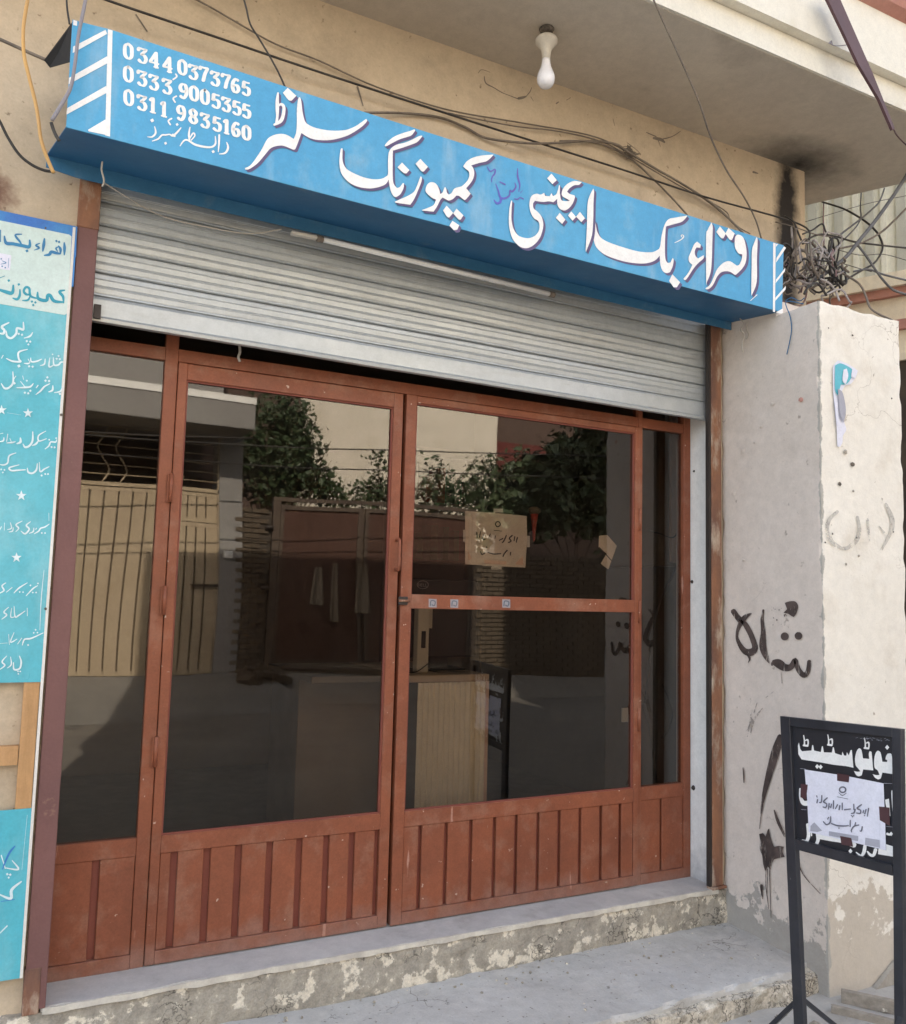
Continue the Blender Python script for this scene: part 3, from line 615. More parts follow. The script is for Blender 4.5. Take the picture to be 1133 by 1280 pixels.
def leaf(label, x0, x1, gx0, gx1, topz, mid, groove_px, gzy, gw, ysh):
    L = thing('door_leaf', label, 'door', (x0, 0, 0), 'pair of rust-red door leaves')
    y0, y1 = -.006+ysh, .036+ysh
    bx('stile', 'red_oxide', L, x0, gx0, y0, y1, .004, 2.049); bx('stile', 'red_oxide', L, gx1, x1, y0, y1, .004, 2.049)
    bx('rail', 'red_oxide', L, gx0, gx1, y0+.001, y1-.001, topz, 2.048)
    bx('rail', 'red_oxide', L, gx0, gx1, y0+.001, y1-.001, .362, .42)
    bx('rail', 'red_oxide', L, gx0, gx1, y0-.002, y1-.001, .005, .048)
    if mid:
        bx('crossbar', 'red_oxide', L, gx0, gx1, y0, y1-.002, 1.197, 1.253)
        bx('pane', 'glass', L, gx0, gx1, .012+ysh, .017+ysh, .42, 1.197, 0); bx('pane', 'glass', L, gx0, gx1, .012+ysh, .017+ysh, 1.253, topz, 0)
    else: bx('pane', 'glass', L, gx0, gx1, .012+ysh, .017+ysh, .42, topz, 0)
    # thin beads round the glass
    for (a, b, c, d) in (((gx0, gx0+.006, .42, topz), (gx1-.006, gx1, .42, topz), (gx0+.006, gx1-.006, .42, .425), (gx0+.006, gx1-.006, topz-.006, topz))):
        bx('glazing_bead', 'red_groove', L, a, b, y0+.008, .0118+ysh, c, d, 0)
    bx('backing', 'red_groove', L, gx0, gx1, .016+ysh, .022+ysh, .048, .362, 0)
    gx = [at(px, gzy, Y=0).x for px in groove_px]; xs = [gx0+.001]
    for v, g_ in zip(gx, gw): xs += [v-g_/2, v+g_/2]
    xs += [gx1-.001]
    for i in range(0, len(xs), 2):
        if xs[i+1]-xs[i] > .004:
            dz = random.uniform(-.001, .001)
            bx('plank', 'red_oxide', L, xs[i], xs[i+1], y0+.003+random.uniform(0, .0015), .0155+ysh, .0485, .3615+dz, .002)
    return L
gpx = [215.7, 257, 296, 335, 372, 406, 438, 470]
LL = leaf('left rust-red door leaf with one tall pane of glass', -.884, -.014, -.853, -.054, 1.990, False, gpx, 1110, [.024]*8, 0)
gpr = [524, 556.5, 587.5, 617, 644, 671.5, 698, 724, 750, 774]
RL = leaf('right rust-red door leaf with a crossbar and a notice behind its upper pane', .0, 1.180, .044, 1.156, 2.020, True, gpr, 1070, [.016]*10, -.004)
# hinges, handle, latch, stickers
for (par, x, zc) in ((LL, -.888, 1.60), (LL, -.888, 1.21), (LL, -.888, .70), (RL, 1.183, 1.62), (RL, 1.183, 1.20), (RL, 1.183, .72)):
    q = MB(); q.tube([(x, -.012, zc-.05), (x, -.012, zc+.05)], .007, 8, 1); q.box(x-.012, x+.012, -.009, -.0065, zc-.05, zc+.05); q.build('hinge', 'red_oxide', par)
hz = at(497, 675, Y=-.03).z; hz2 = at(497, 712, Y=-.03).z
q = MB(); q.tube([(-.026, -.008, hz), (-.026, -.040, hz), (-.026, -.042, (hz+hz2)/2), (-.026, -.040, hz2), (-.026, -.008, hz2)], .006, 8, 3); q.build('handle', 'red_oxide', LL)
lz = at(505, 751, Y=-.01).z
q = MB(); q.box(-.012, .026, -.022, -.0105, lz-.016, lz+.016); q.build('latch', 'iron_dark', RL, .002)
q = MB(); q.tube([(-.014, -.026, lz), (.030, -.026, lz)], .005, 8, 1); q.build('bolt', 'rail_rust', RL)
fz = lambda u, v, l: at(u, v, Y=-.0105)+Vector((0, -l, 0))
for i, (u, v, m_) in enumerate(((541, 754, 'sticker'), (568, 754.5, 'sticker'), (633, 754.5, 'sticker'))):
    q = Ink(fz); q.poly([(u-5, v-5.5), (u+5, v-5), (u+5, v+5.5), (u-5, v+5)], smooth=False); q.build('sticker', m_, RL)
    q = Ink(fz, .0012); q.stroke([(u-3, v+3), (u-2, v-3), (u+3, v-2), (u+2, v+3), (u-1, v+2)], w=1.4); q.build('sticker_print', 'sticker_blue', RL)

# notices behind the glass
def glass_plane(u, v, l): return at(u, v, Y=.0135-.004+.0055)+Vector((0, -l, 0))
NT = thing('glass_notice', 'paper Urdu notice taped inside the upper pane of the right door', 'notice', tuple(at(620, 675, Y=.016)))
def gp(u, v, l): return at(u, v, Y=.0165)+Vector((0, -l, 0))
O, S = (560, 620), 9.442
q = Ink(gp, 0.0); q.poly([(205, 175), (560, 200), (930, 235), (938, 500), (915, 845), (500, 825), (205, 805)], O, S, False); gsheet = q.build('sheet', 'glass_paper', NT)
q = Ink(gp, 0.0006, .00005)
for (a, b) in (((540, 150), (650, 195)), ((180, 400), (210, 540)), ((935, 470), (968, 605)), ((515, 825), (635, 868))):
    q = Ink(gp, 0.0006, .00005); q.poly([a, (b[0], a[1]), b, (a[0], b[1])], O, S, False); q.build('tape', 'string_pale', NT)
q = Ink(gp, 0.0009, .00005)
q.stroke([(590+28*math.cos(a), 332+30*math.sin(a), 13) for a in [i*math.pi/6 for i in range(13)]], O, S, sm=2); q.stroke([(545, 405), (635, 415)], O, S, w=8)
for a in ([(820, 490, 13), (805, 550, 8)], [(790, 480, 11), (780, 530, 10)], [(760, 465, 12), (725, 500, 13), (745, 530, 12), (715, 550, 12)], [(690, 465, 10), (660, 530, 12), (640, 550, 10)], [(650, 500, 11), (605, 525, 9)],
          [(560, 470, 9), (555, 500, 9)], [(500, 450, 9), (480, 500, 9)], [(430, 450, 11), (405, 500, 12), (440, 515, 10)], [(385, 420, 9), (372, 490, 11)], [(340, 430, 10), (345, 490, 10)],
          [(740, 665, 12), (735, 700, 9)], [(700, 640, 12), (665, 680, 13), (650, 715, 12)], [(625, 680, 10), (540, 685, 12), (470, 665, 9)], [(440, 670, 10), (400, 690, 12), (385, 655, 9)], [(455, 600, 10), (462, 615, 8)]):
    q.stroke([(p[0], p[1], p[2]*1.3) for p in a], O, S)
q.build('lettering', 'glass_ink', gsheet)
q = Ink(gp, 0.0009); q.poly([(430, 755), (690, 770), (690, 810), (430, 795)], O, S, False); q.poly([(800, 790), (885, 710), (890, 815), (800, 810)], O, S, False); q.poly([(235, 640), (280, 740), (240, 760)], O, S, False)
q.build('grey_print', 'cupboard', gsheet)
t = thing('paper_scrap', 'two small crossed paper scraps stuck inside the upper right door pane', 'paper', tuple(at(762, 690, Y=.016)))
O, S = (640, 500), 4.72
q = Ink(gp, .0); q.poly([(515, 800), (565, 797), (620, 860), (570, 1000), (525, 965), (560, 905), (512, 870)], O, S, False); q.build('sheet', 'glass_paper', t)
q = Ink(gp, .001); q.stroke([(515, 870, 6), (545, 900, 6), (590, 950, 6)], O, S); q.build('black_wire', 'glass_ink', t)  # flat dark stroke drawn for the black wire across the scraps

# ================================================================== BLUE SIGN
SG = thing('shop_sign', 'long blue hand-painted sheet-metal Urdu shop sign with phone numbers', 'sign', (0.1, -0.35, 2.53))
YS = -0.5
TL, TR_, BR, BL = (at(90.6, 24, Y=YS), at(980, 306.5, Y=YS), at(978, 390, Y=YS), at(82.6, 158.5, Y=YS))
# dog-eared top edge
fp = [BL, BR, TR_, at(965, 302, Y=YS), at(700, 218, Y=YS), at(400, 122, Y=YS), at(138, 36.5, Y=YS), at(101, 27.2, Y=YS), TL]
q = MB(); n = len(fp); q.add(fp+[p+Vector((0, .004, 0)) for p in fp], [tuple(range(n))[::-1], tuple(range(n, 2*n))]+[(i, (i+1) % n, n+(i+1) % n, n+i) for i in range(n)])
SFP = q.build('front_panel', 'sign_blue', SG)
zbk = 2.575
ul = [BL+Vector((0, .0045, 0)), BR+Vector((0, .0045, 0)), Vector((1.545, -.215, 2.553)), Vector((-1.352, -.215, 2.592))]
q = MB(); q.add(ul+[p+Vector((0, 0, .004)) for p in ul], [(0, 1, 2, 3), (7, 6, 5, 4)]+[(i, (i+1) % 4, 4+(i+1) % 4, 4+i) for i in range(4)]); q.build('underside', 'sign_under', SG)
lp = [Vector((1.545, -.2195, 2.553)), Vector((-1.352, -.2195, 2.594)), Vector((-1.352, -.2195, 2.553)), Vector((-1.26, -.2195, 2.541)), Vector((1.545, -.2195, 2.516))]
q = MB(); q.add(lp+[p+Vector((0, .004, 0)) for p in lp], [(0, 1, 2, 3, 4), (9, 8, 7, 6, 5)]+[(i, (i+1) % 5, 5+(i+1) % 5, 5+i) for i in range(5)]); q.build('lower_lip', 'sign_lip', SG)
q = MB(); q.add([TL+Vector((0, .0045, -.004)), TR_+Vector((0, .0045, -.004)), Vector((1.545, -.16, 2.78)), Vector((-1.30, -.16, 2.83))], [(0, 1, 2, 3)]); q.build('top_sheet', 'sign_dark', SG)
q = MB(); ta = [TL+Vector((.002, .006, 0)), TL+Vector((.002, .006, -.125)), at(62, 84, Y=-.32), at(55, 75, Y=-.32), at(66, 60, Y=-.32)]
q.add(ta+[p+Vector((.003, 0, 0)) for p in ta], [(0, 1, 2, 3, 4), (9, 8, 7, 6, 5)]+[(i, (i+1) % 5, 5+(i+1) % 5, 5+i) for i in range(5)]); q.build('end_plate', 'sign_dark', SG)

def sp(u, v, l): return at(u, v, Y=YS-l)
A, Bc, Cc, D_, E_, F_, G_ = ((300, 100), 6.665), ((415, 155), 8.715), ((520, 185), 8.093), ((630, 205), 8.715), ((730, 250), 8.715), ((840, 270), 7.553), ((140, 40), 5.963)
POLY = {
 'center': [(A, [(500, 140), (512, 175), (522, 260), (540, 335), (570, 370), (640, 400), (760, 420), (880, 415), (960, 385), (1020, 345), (1052, 322), (1062, 332), (1050, 355), (1000, 400), (900, 460), (780, 495), (680, 500), (590, 485), (512, 440), (490, 505), (462, 575), (442, 578), (380, 552), (330, 545), (260, 565), (210, 620), (150, 690), (80, 740), (45, 745), (42, 732), (80, 715), (120, 670), (180, 580), (230, 490), (290, 455), (350, 447), (400, 460), (448, 490), (468, 440), (475, 360), (475, 250), (485, 160)]),
            (A, [(397, 64), (408, 72), (470, 130), (432, 170), (405, 165), (358, 105)])],
 'composing': [(Bc, [(900, 55), (908, 70), (870, 120), (820, 140), (740, 165), (660, 205), (600, 238), (578, 240), (580, 225), (620, 180), (690, 130), (780, 95), (850, 75)]),
            (Bc, [(985, 125), (980, 140), (930, 195), (860, 225), (760, 260), (680, 285), (665, 300), (663, 450), (665, 600), (680, 660), (710, 695), (740, 685), (775, 640), (787, 645), (780, 700), (745, 765), (700, 795), (670, 780), (640, 720), (618, 603), (590, 650), (530, 680), (430, 700), (320, 690), (220, 655), (140, 590), (95, 510), (82, 400), (95, 280), (108, 262), (118, 275), (115, 370), (130, 440), (170, 495), (250, 540), (350, 580), (450, 600), (540, 595), (590, 570), (612, 540), (612, 430), (617, 330), (640, 270), (700, 225), (800, 200), (880, 165), (950, 130)]),
            (Bc, [(765, 418), (845, 500), (815, 535), (780, 530), (715, 470)]), (Bc, [(965, 378), (1047, 465), (1003, 515), (975, 510), (912, 432)]),
            (Bc, [(965, 570), (980, 575), (978, 620), (940, 720), (895, 820), (855, 878), (780, 868), (690, 855), (685, 845), (740, 820), (830, 780), (890, 740), (920, 690), (950, 610)]),
            (Cc, [(785, 65), (775, 80), (720, 130), (640, 150), (560, 175), (580, 200), (592, 250), (580, 310), (545, 365), (510, 405), (550, 455), (548, 470), (505, 520), (485, 520), (440, 485), (410, 480), (375, 515), (335, 530), (300, 515), (270, 500), (245, 530), (215, 590), (180, 642), (70, 632), (65, 625), (120, 605), (180, 575), (205, 520), (160, 500), (110, 455), (98, 420), (115, 370), (150, 345), (190, 350), (220, 380), (240, 430), (245, 462), (270, 450), (290, 400), (300, 395), (310, 420), (315, 450), (335, 470), (360, 455), (390, 410), (430, 395), (465, 385), (500, 355), (530, 315), (542, 270), (535, 235), (505, 210), (482, 188), (485, 175), (520, 130), (580, 95), (660, 75), (740, 68)]),
            (Cc, [(312, 582), (378, 655), (340, 700), (318, 695), (275, 630)]), (Cc, [(412, 612), (482, 680), (455, 722), (432, 720), (378, 660)]), (Cc, [(370, 735), (440, 780), (420, 825), (385, 830), (340, 785)])],
 'agency': [(D_, [(80, 395), (92, 400), (85, 500), (84, 600), (105, 700), (150, 770), (210, 800), (280, 805), (340, 780), (380, 730), (390, 670), (375, 620), (330, 590), (295, 530), (280, 460), (285, 390), (310, 340), (360, 322), (400, 332), (440, 312), (450, 345), (500, 350), (520, 315), (535, 348), (570, 330), (590, 280), (602, 228), (612, 240), (608, 330), (580, 380), (540, 415), (490, 405), (430, 412), (340, 400), (320, 430), (325, 480), (370, 520), (410, 570), (430, 640), (425, 710), (395, 800), (340, 870), (270, 912), (200, 910), (140, 870), (90, 800), (62, 700), (55, 600), (62, 480)]),
            (D_, [(600, 300), (583, 380), (585, 440), (610, 485), (660, 505), (710, 480), (750, 430), (775, 365), (770, 340), (720, 325), (690, 300), (720, 260), (770, 230), (820, 225), (850, 195), (770, 183), (700, 210), (650, 260), (632, 310), (640, 350), (700, 385), (718, 400), (650, 402), (622, 380), (612, 320)]),
            (D_, [(520, 103), (578, 175), (530, 218), (472, 155)]), (D_, [(610, 530), (672, 605), (635, 652), (568, 585)]), (D_, [(735, 515), (788, 575), (750, 617), (700, 560)]), (D_, [(830, 520), (885, 590), (845, 632), (788, 572)]),
            (D_, [(975, 265), (985, 300), (978, 420), (975, 600), (960, 780), (900, 945), (893, 935), (905, 700), (912, 450), (930, 360)])],
 'book': [(E_, [(125, 215), (130, 260), (150, 350), (200, 420), (300, 470), (450, 520), (600, 560), (730, 568), (790, 550), (830, 510), (850, 380), (885, 260), (930, 205), (1000, 190), (1125, 168), (1120, 185), (1070, 235), (990, 260), (900, 285), (892, 330), (885, 500), (890, 640), (915, 685), (945, 680), (968, 630), (980, 650), (970, 720), (940, 785), (900, 795), (860, 770), (835, 700), (828, 605), (780, 655), (700, 685), (600, 690), (450, 670), (300, 625), (200, 575), (130, 500), (105, 400), (108, 300)]),
            (E_, [(965, 808), (1050, 895), (1015, 950), (980, 950), (930, 880)])],
 'iqra': [(F_, [(240, 240), (275, 270), (270, 300), (235, 295), (218, 330), (225, 375), (250, 400), (290, 375), (303, 370), (300, 400), (255, 440), (210, 490), (140, 595), (115, 600), (112, 590), (160, 530), (195, 460), (165, 430), (160, 390), (180, 340), (210, 270)]),
            (F_, [(375, 60), (388, 100), (385, 200), (378, 430), (365, 540), (330, 630), (325, 620), (325, 200), (340, 130)]),
            (F_, [(620, 175), (650, 180), (680, 210), (700, 280), (708, 350), (700, 430), (670, 490), (610, 550), (590, 550), (560, 530), (520, 520), (470, 530), (430, 570), (390, 650), (350, 688), (322, 690), (320, 680), (360, 650), (390, 590), (430, 500), (490, 440), (545, 425), (590, 450), (615, 468), (640, 455), (662, 400), (665, 360), (630, 350), (600, 300), (595, 240), (600, 195)]),
            (F_, [(455, 95), (512, 165), (490, 208), (465, 205), (422, 150)]), (F_, [(537, 110), (595, 165), (570, 225), (548, 222), (507, 165)]),
            (F_, [(800, 200), (812, 230), (805, 400), (803, 620), (760, 740), (752, 725), (755, 450), (758, 320), (780, 250)])]}
TOE = [((A, [(318, 105, 14), (312, 160, 26), (312, 230, 30), (312, 300, 22), (305, 355, 22)])), ((A, [(318, 215, 16), (345, 200, 22), (366, 225, 26), (362, 285, 28), (340, 340, 30), (285, 372, 18)]))]
lift = 0.0006
for word, plist in POLY.items():
    sh_ = Ink(sp, lift); 
    for d in ((1.0, 1.1), (1.9, 2.1), (2.8, 3.1)):
        for (c, P) in plist: sh_.poly(P, c[0], c[1], d=d)
        if word == 'center':
            for (c, P) in TOE: sh_.stroke(P, c[0], c[1], d=d)
    sh_.build('letter_shadow', 'ink_purple', SFP)
    wk = Ink(sp, sh_.z+.0002)
    for (c, P) in plist: wk.poly(P, c[0], c[1])
    if word == 'center':
        for (c, P) in TOE: wk.stroke(P, c[0], c[1])
    if word == 'book': wk.stroke([(990, 465, 5), (1040, 442, 9), (1080, 415, 10), (1090, 392, 9), (1072, 378, 8), (1062, 392, 8), (1080, 408, 6)], *E_)
    if word == 'iqra': wk.stroke([(806, 742, 8), (745, 798, 5)], *F_)
    wk.build('lettering', 'ink_white', SFP)
v_ = Ink(sp, .001)
for P in ([(1030, 205, 8), (1032, 290, 18), (1052, 370, 16), (1042, 440, 8)], [(1002, 350, 8), (1012, 395, 16), (975, 440, 20), (952, 425, 10), (948, 478, 18), (900, 508, 22), (855, 495, 20), (835, 430, 16), (808, 360, 8)],
          [(860, 505, 22), (855, 545, 26), (820, 558, 22), (790, 522, 10)], [(850, 340, 14), (905, 368, 16)], [(722, 188, 8), (755, 235, 14), (800, 212, 12), (800, 255, 16), (772, 295, 14), (768, 345, 8)],
          [(995, 510, 8), (1030, 518, 16), (1055, 498, 10), (1090, 515, 14)], [(1080, 428, 6), (1058, 455, 6)]):
    v_.stroke(P, *Cc)
tag(v_.build('lettering', 'ink_violet', SFP), 'small violet Urdu word among the white ones')
# phone numbers
DG = {'0': [[(.5, .98), (.16, .82), (.10, .5), (.16, .18), (.5, .02), (.84, .18), (.90, .5), (.84, .82), (.5, .98)]],
      '1': [[(.18, .80), (.5, .95), (.5, .5), (.5, .04)], [(.2, .03), (.8, .03)]],
      '3': [[(.06, .80), (.10, .94), (.5, .94), (.88, .93), (.62, .72), (.42, .58), (.72, .52), (.90, .32), (.72, .08), (.35, .04), (.06, .16)]],
      '4': [[(.66, .97), (.30, .60), (.04, .30), (.5, .29), (.98, .28)], [(.66, .97), (.68, .5), (.68, .02)], [(.42, .02), (.92, .02)]],
      '5': [[(.92, .94), (.5, .93), (.24, .93), (.20, .7), (.18, .54), (.5, .60), (.86, .48), (.84, .16), (.5, .03), (.08, .14)]],
      '6': [[(.84, .90), (.5, .96), (.18, .70), (.12, .34), (.30, .06), (.62, .05), (.88, .28), (.66, .54), (.20, .44)]],
      '7': [[(.06, .78), (.10, .93), (.5, .93), (.92, .93), (.62, .5), (.44, .03)]],
      '8': [[(.5, .97), (.16, .80), (.28, .58), (.72, .44), (.88, .22), (.5, .03), (.12, .22), (.28, .44), (.72, .58), (.84, .80), (.5, .97)]],
      '9': [[(.80, .56), (.34, .46), (.12, .72), (.36, .95), (.70, .94), (.88, .68), (.82, .3), (.5, .03), (.14, .12)]],
      ',': [[(.6, .25), (.75, .1), (.3, -.18)]], '\u02bb': [[(.75, .35), (.35, .12), (.6, -.1)]]}
rows = ["0344,0373765", "0333\u02bb9005355", "0311\u02bb9835160"]
cent = [[(122, 142), (228, 175), (318, 205), (418, 240), (468, 282), (525, 262), (607, 298), (685, 312), (770, 347), (850, 365), (922, 398), (1000, 420)],
        [(122, 312), (225, 345), (313, 375), (412, 405), (466, 455), (533, 440), (612, 457), (693, 482), (775, 513), (853, 540), (930, 565), (1003, 588)],
        [(125, 488), (225, 527), (305, 545), (388, 575), (430, 622), (515, 603), (606, 628), (695, 660), (783, 685), (855, 705), (925, 725), (1003, 750)]]
for r_, cs in zip(rows, cent):
    dk = Ink(sp, .001, .00006); ds = Ink(sp, .0006, .00003)
    for ch, (cx, cy) in zip(r_, cs):
        k = (cx-122)/880; W = 66-8*k; H = 114-10*k
        for stp in DG[ch]:
            Q = catmull([(x, y, 0) for x, y in stp], 5) if len(stp) > 2 else [Vector((*p, 0)) for p in stp]
            out = []
            for i, p in enumerate(Q):
                t_ = Q[min(i+1, len(Q)-1)]-Q[max(i-1, 0)]; dx, dy = t_.x*W, t_.y*H; l_ = math.hypot(dx, dy) or 1
                wd = 12+16*(abs(dy)/l_) if ch not in (',', '\u02bb') else 12
                out.append((cx+W*(p.x-.5), cy-H*(p.y-.5)+.30*W*(p.x-.5), wd))
            dk.stroke(out, *G_, sm=1)
    dk.build('phone_number', 'ink_white', SFP)
rk = Ink(sp, .001)
for P in ([(855, 820, 6), (866, 860, 16), (845, 900, 14), (800, 908, 5)], [(800, 765, 14), (798, 830, 13), (793, 892, 6)], [(770, 775, 6), (772, 830, 14), (745, 855, 14), (690, 855, 16), (620, 838, 16), (565, 805, 12), (535, 810, 12), (508, 848, 7)],
          [(582, 708, 8), (574, 760, 15), (578, 805, 12)], [(580, 792, 8), (606, 752, 12), (618, 772, 10), (590, 806, 8)], [(318, 702, 6), (326, 750, 14), (300, 780, 12), (265, 780, 5)],
          [(515, 712, 8), (490, 742, 14), (455, 772, 14), (430, 762, 10), (400, 766, 12), (372, 768, 12), (345, 795, 12), (300, 812, 6)], [(452, 765, 20), (470, 775, 14)]):
    rk.stroke(P, *G_)
for (x, y, wd) in ((755, 890, 26), (300, 658, 32), (486, 688, 24), (400, 828, 24)): rk.dot(x, y, wd, *G_, k=4, rot=.3)
rk.build('lettering', 'ink_white', SFP)
# border bars and diagonals
def stripe(P, *a, **k):
    b_ = Ink(sp, .001+.00015*(stripe.n % 3)); stripe.n += 1; b_.poly(P, *a, **k); b_.build('border_stripe', 'ink_white', SFP)
stripe.n = 0
stripe([(135, 36.2), (140.8, 37.8), (137.6, 170.5), (131.6, 169)], smooth=False)
for P in ([(91.5, 58), (132, 37), (134, 42), (91, 66)], [(86.5, 97), (134, 70), (134, 79), (86, 105)], [(84, 135), (133, 107), (133, 116), (83, 143)], [(110, 162), (132, 149), (133, 168.5), (111, 164)], [(91.8, 24.6), (96.5, 26), (96.3, 32), (91.5, 31)]):
    stripe(P, smooth=False)
O, S = F_
for P in ([(958, 250), (982, 258), (976, 908), (956, 902)], [(985, 262), (1008, 262), (985, 290)], [(990, 395), (1060, 285), (1080, 300), (985, 440)], [(985, 600), (1072, 488), (1070, 520), (982, 632)], [(980, 770), (1078, 658), (1076, 692), (978, 800)], [(985, 908), (1050, 872), (1050, 922), (988, 912)]):
    stripe(P, O, S, smooth=False)
# ================================================================== TEAL BOARD
TB = thing('price_board', 'turquoise Urdu printed service board with torn middle showing its wooden batten', 'board', (-1.6, -0.17, 1.2))
YB = -0.183
def tp_(u, v, l): return at(u, v, Y=YB-l)
XB = -1.262
z852 = at(30, 853, Y=YB).z; z1010 = at(20, 1012, Y=YB).z
TBU = bx('upper_sheet', 'teal', TB, -2.15, XB, YB, YB+.003, z852, 2.388, 0); TBL = bx('lower_sheet', 'teal', TB, -2.15, XB, YB, YB+.003, .10, z1010, 0)
q = MB(); q.box(XB-.045, XB-.002, YB+.0035, -.151, .11, 2.38); q.build('batten', 'wood', TB)
zb_ = at(20, 945, Y=YB).z; q = MB(); q.box(-2.15, XB-.047, YB+.006, -.152, zb_-.028, zb_+.028); q.build('batten', 'wood', TB)
bx('edge_strip', 'edge_white', TB, XB, XB+.008, YB-.002, YB+.010, .10, 2.392, 0)
q = Ink(tp_); O, S = (0, 260), 9.143
q.poly([(-300, -45), (0, 25), (880, 215), (870, 560), (845, 560), (855, 215+25), (0, 140), (-300, 70)], O, S, False); q.poly([(-300, -40), (0, 25), (885, 212), (840, 900), (790, 900), (815, 330), (0, 140), (-300, 70)], O, S, False)
q.build('blue_border', 'teal_blue', TBU)
q = Ink(tp_, .0009); q.poly([(-300, 70), (0, 140), (790, 302), (818, 325), (770, 1200), (740, 1222), (0, 1095), (-300, 1050)], O, S, False); q.build('pale_panel', 'teal_pale', TBU)
q = Ink(tp_, .0014); q.poly([(-60, 500), (130, 540), (115, 712), (-60, 685)], O, S, False); q.build('stuck_label', 'paper', TBU)
def strokes(name, m, O, S, data, dots=(), lift=.0018, stars=()):
    q = Ink(tp_, lift, .00004)
    for P in data:
        wd = P[-1]*(1.3 if m == 'teal_white' else 1.05); P = P[:-1]; q.stroke([(*p, wd) for p in P], O, S, taper=True)
    for (x, y, wd) in dots: q.dot(x, y, wd*1.45, O, S, k=4, rot=.25)
    for (x, y, r) in stars: q.star(x, y, r, O, S)
    return q.build(name, m, TBL if O == (0, 850) else TBU)
strokes('lettering', 'teal_ink', O, S, [[(735, 395), (738, 460), (735, 535), 32], [(668, 432), (692, 470), (690, 525), 30], [(670, 440), (640, 460), (660, 495), 20], [(690, 522), (640, 512), (585, 500), (565, 530), (505, 540), 32], [(508, 348), (500, 420), (488, 492), 34],
        [(455, 402), (410, 425), (448, 455), (392, 480), 20], [(340, 365), (335, 440), (260, 430), (150, 408), (70, 398), (50, 320), 36], [(250, 298), (175, 308), (225, 380), (250, 420), 22], [(6, 250), (6, 385), 26], [(100, 572), (95, 680), 9],
        [(20, 600), (70, 625), (10, 640), 9]], [(645, 376, 22), (676, 386, 22), (308, 488, 26), (25, 665, 14), (60, 680, 14), (15, 580, 14)])
strokes('lettering', 'teal_head', O, S, [[(740, 938), (680, 955), (720, 1010), (728, 1085), 30], [(730, 1075), (620, 1062), (575, 1000), (545, 1000), (530, 1055), (440, 1035), (430, 960), 36], [(440, 1035), (350, 1005), (335, 920), (295, 905), (272, 950), (300, 985), (350, 990), 26],
        [(350, 990), (320, 1050), (255, 1055), 22], [(228, 930), (225, 1000), (195, 1042), (145, 1028), 28], [(152, 880), (140, 968), (60, 955), (-40, 920), 38], [(55, 775), (-20, 805), 16]],
        [(215, 872, 24), (100, 828, 24), (365, 1068, 22), (405, 1078, 22), (380, 1108, 22)], .0018)
strokes('lettering', 'teal_white', (0, 395), 11.33, [[(462, 232), (425, 285), (340, 312), 20], [(330, 85), (332, 188), (285, 178), (238, 175), (228, 250), (160, 312), (100, 285), (88, 210), 24], [(128, 92), (25, 150), (62, 200), (45, 248), (-20, 240), 26],
        [(912, 650), (860, 655), (830, 690), (765, 690), (756, 585), 18], [(765, 690), (695, 718), (706, 590), 18], [(640, 605), (628, 680), (570, 702), 17], [(592, 608), (520, 640), (445, 645), (435, 590), 17], [(425, 660), (395, 672), (342, 670), 17], [(398, 608), (425, 655), 16],
        [(388, 472), (265, 512), (268, 610), (292, 645), (180, 640), (90, 600), 20], [(45, 555), (22, 598), 20], [(884, 1000), (855, 1065), (768, 1085), 18], [(748, 985), (742, 1050), (690, 1075), 22], [(705, 958), (628, 1000), (575, 1060), (508, 1112), 18], [(540, 980), (512, 1018), 22],
        [(472, 955), (430, 1000), (340, 1012), (238, 1015), 20], [(355, 1005), (290, 925), 16], [(320, 845), (335, 900), 14], [(182, 788), (185, 940), (130, 1012), (65, 1022), (18, 955), 22], [(224, 850), (190, 900), 18]],
        [(380, 355, 26), (428, 362, 26), (402, 402, 24), (265, 252, 26), (312, 264, 26), (830, 565, 24), (803, 605, 24), (848, 610, 24), (745, 542, 18), (412, 712, 26), (462, 718, 26), (268, 708, 34), (850, 1102, 28), (670, 868, 26), (645, 915, 26), (695, 920, 26), (430, 1058, 26), (352, 1085, 26), (400, 1095, 26), (380, 915, 22), (205, 952, 28)])
strokes('lettering', 'teal_white', (0, 500), 12.59, [[(892, 622), (875, 662), (800, 660), (770, 720), (708, 772), 18], [(732, 608), (615, 645), (608, 560), (722, 488), 17], [(605, 642), (565, 690), (508, 718), 24], [(515, 498), (512, 640), (460, 722), (395, 742), (362, 690), 24], [(320, 595), (322, 660), (265, 688), 30],
        [(242, 655), (190, 668), (105, 675), 20], [(155, 605), (180, 660), 16], [(122, 535), (105, 652), 20], [(62, 590), (50, 642), (-20, 658), 20], [(50, 520), (-10, 535), 14], [(775, 1048), (700, 1085), (632, 1125), (618, 980), 18], [(588, 1000), (572, 1100), (510, 1152), (445, 1135), (430, 1070), 22],
        [(402, 1098), (280, 1105), (180, 1110), (148, 1065), (302, 1020), 20], [(252, 832), (145, 878), (122, 985), (60, 1022), (-20, 1010), 19], [(110, 200), (330, 236), 5]],
        [(885, 600, 22), (775, 625, 22), (812, 740, 26), (860, 745, 26), (655, 1188, 26), (712, 1165, 24), (756, 1165, 24), (18, 1092, 24), (70, 1100, 24), (45, 1140, 24)], stars=[(440, 205, 82), (25, 158, 82)])
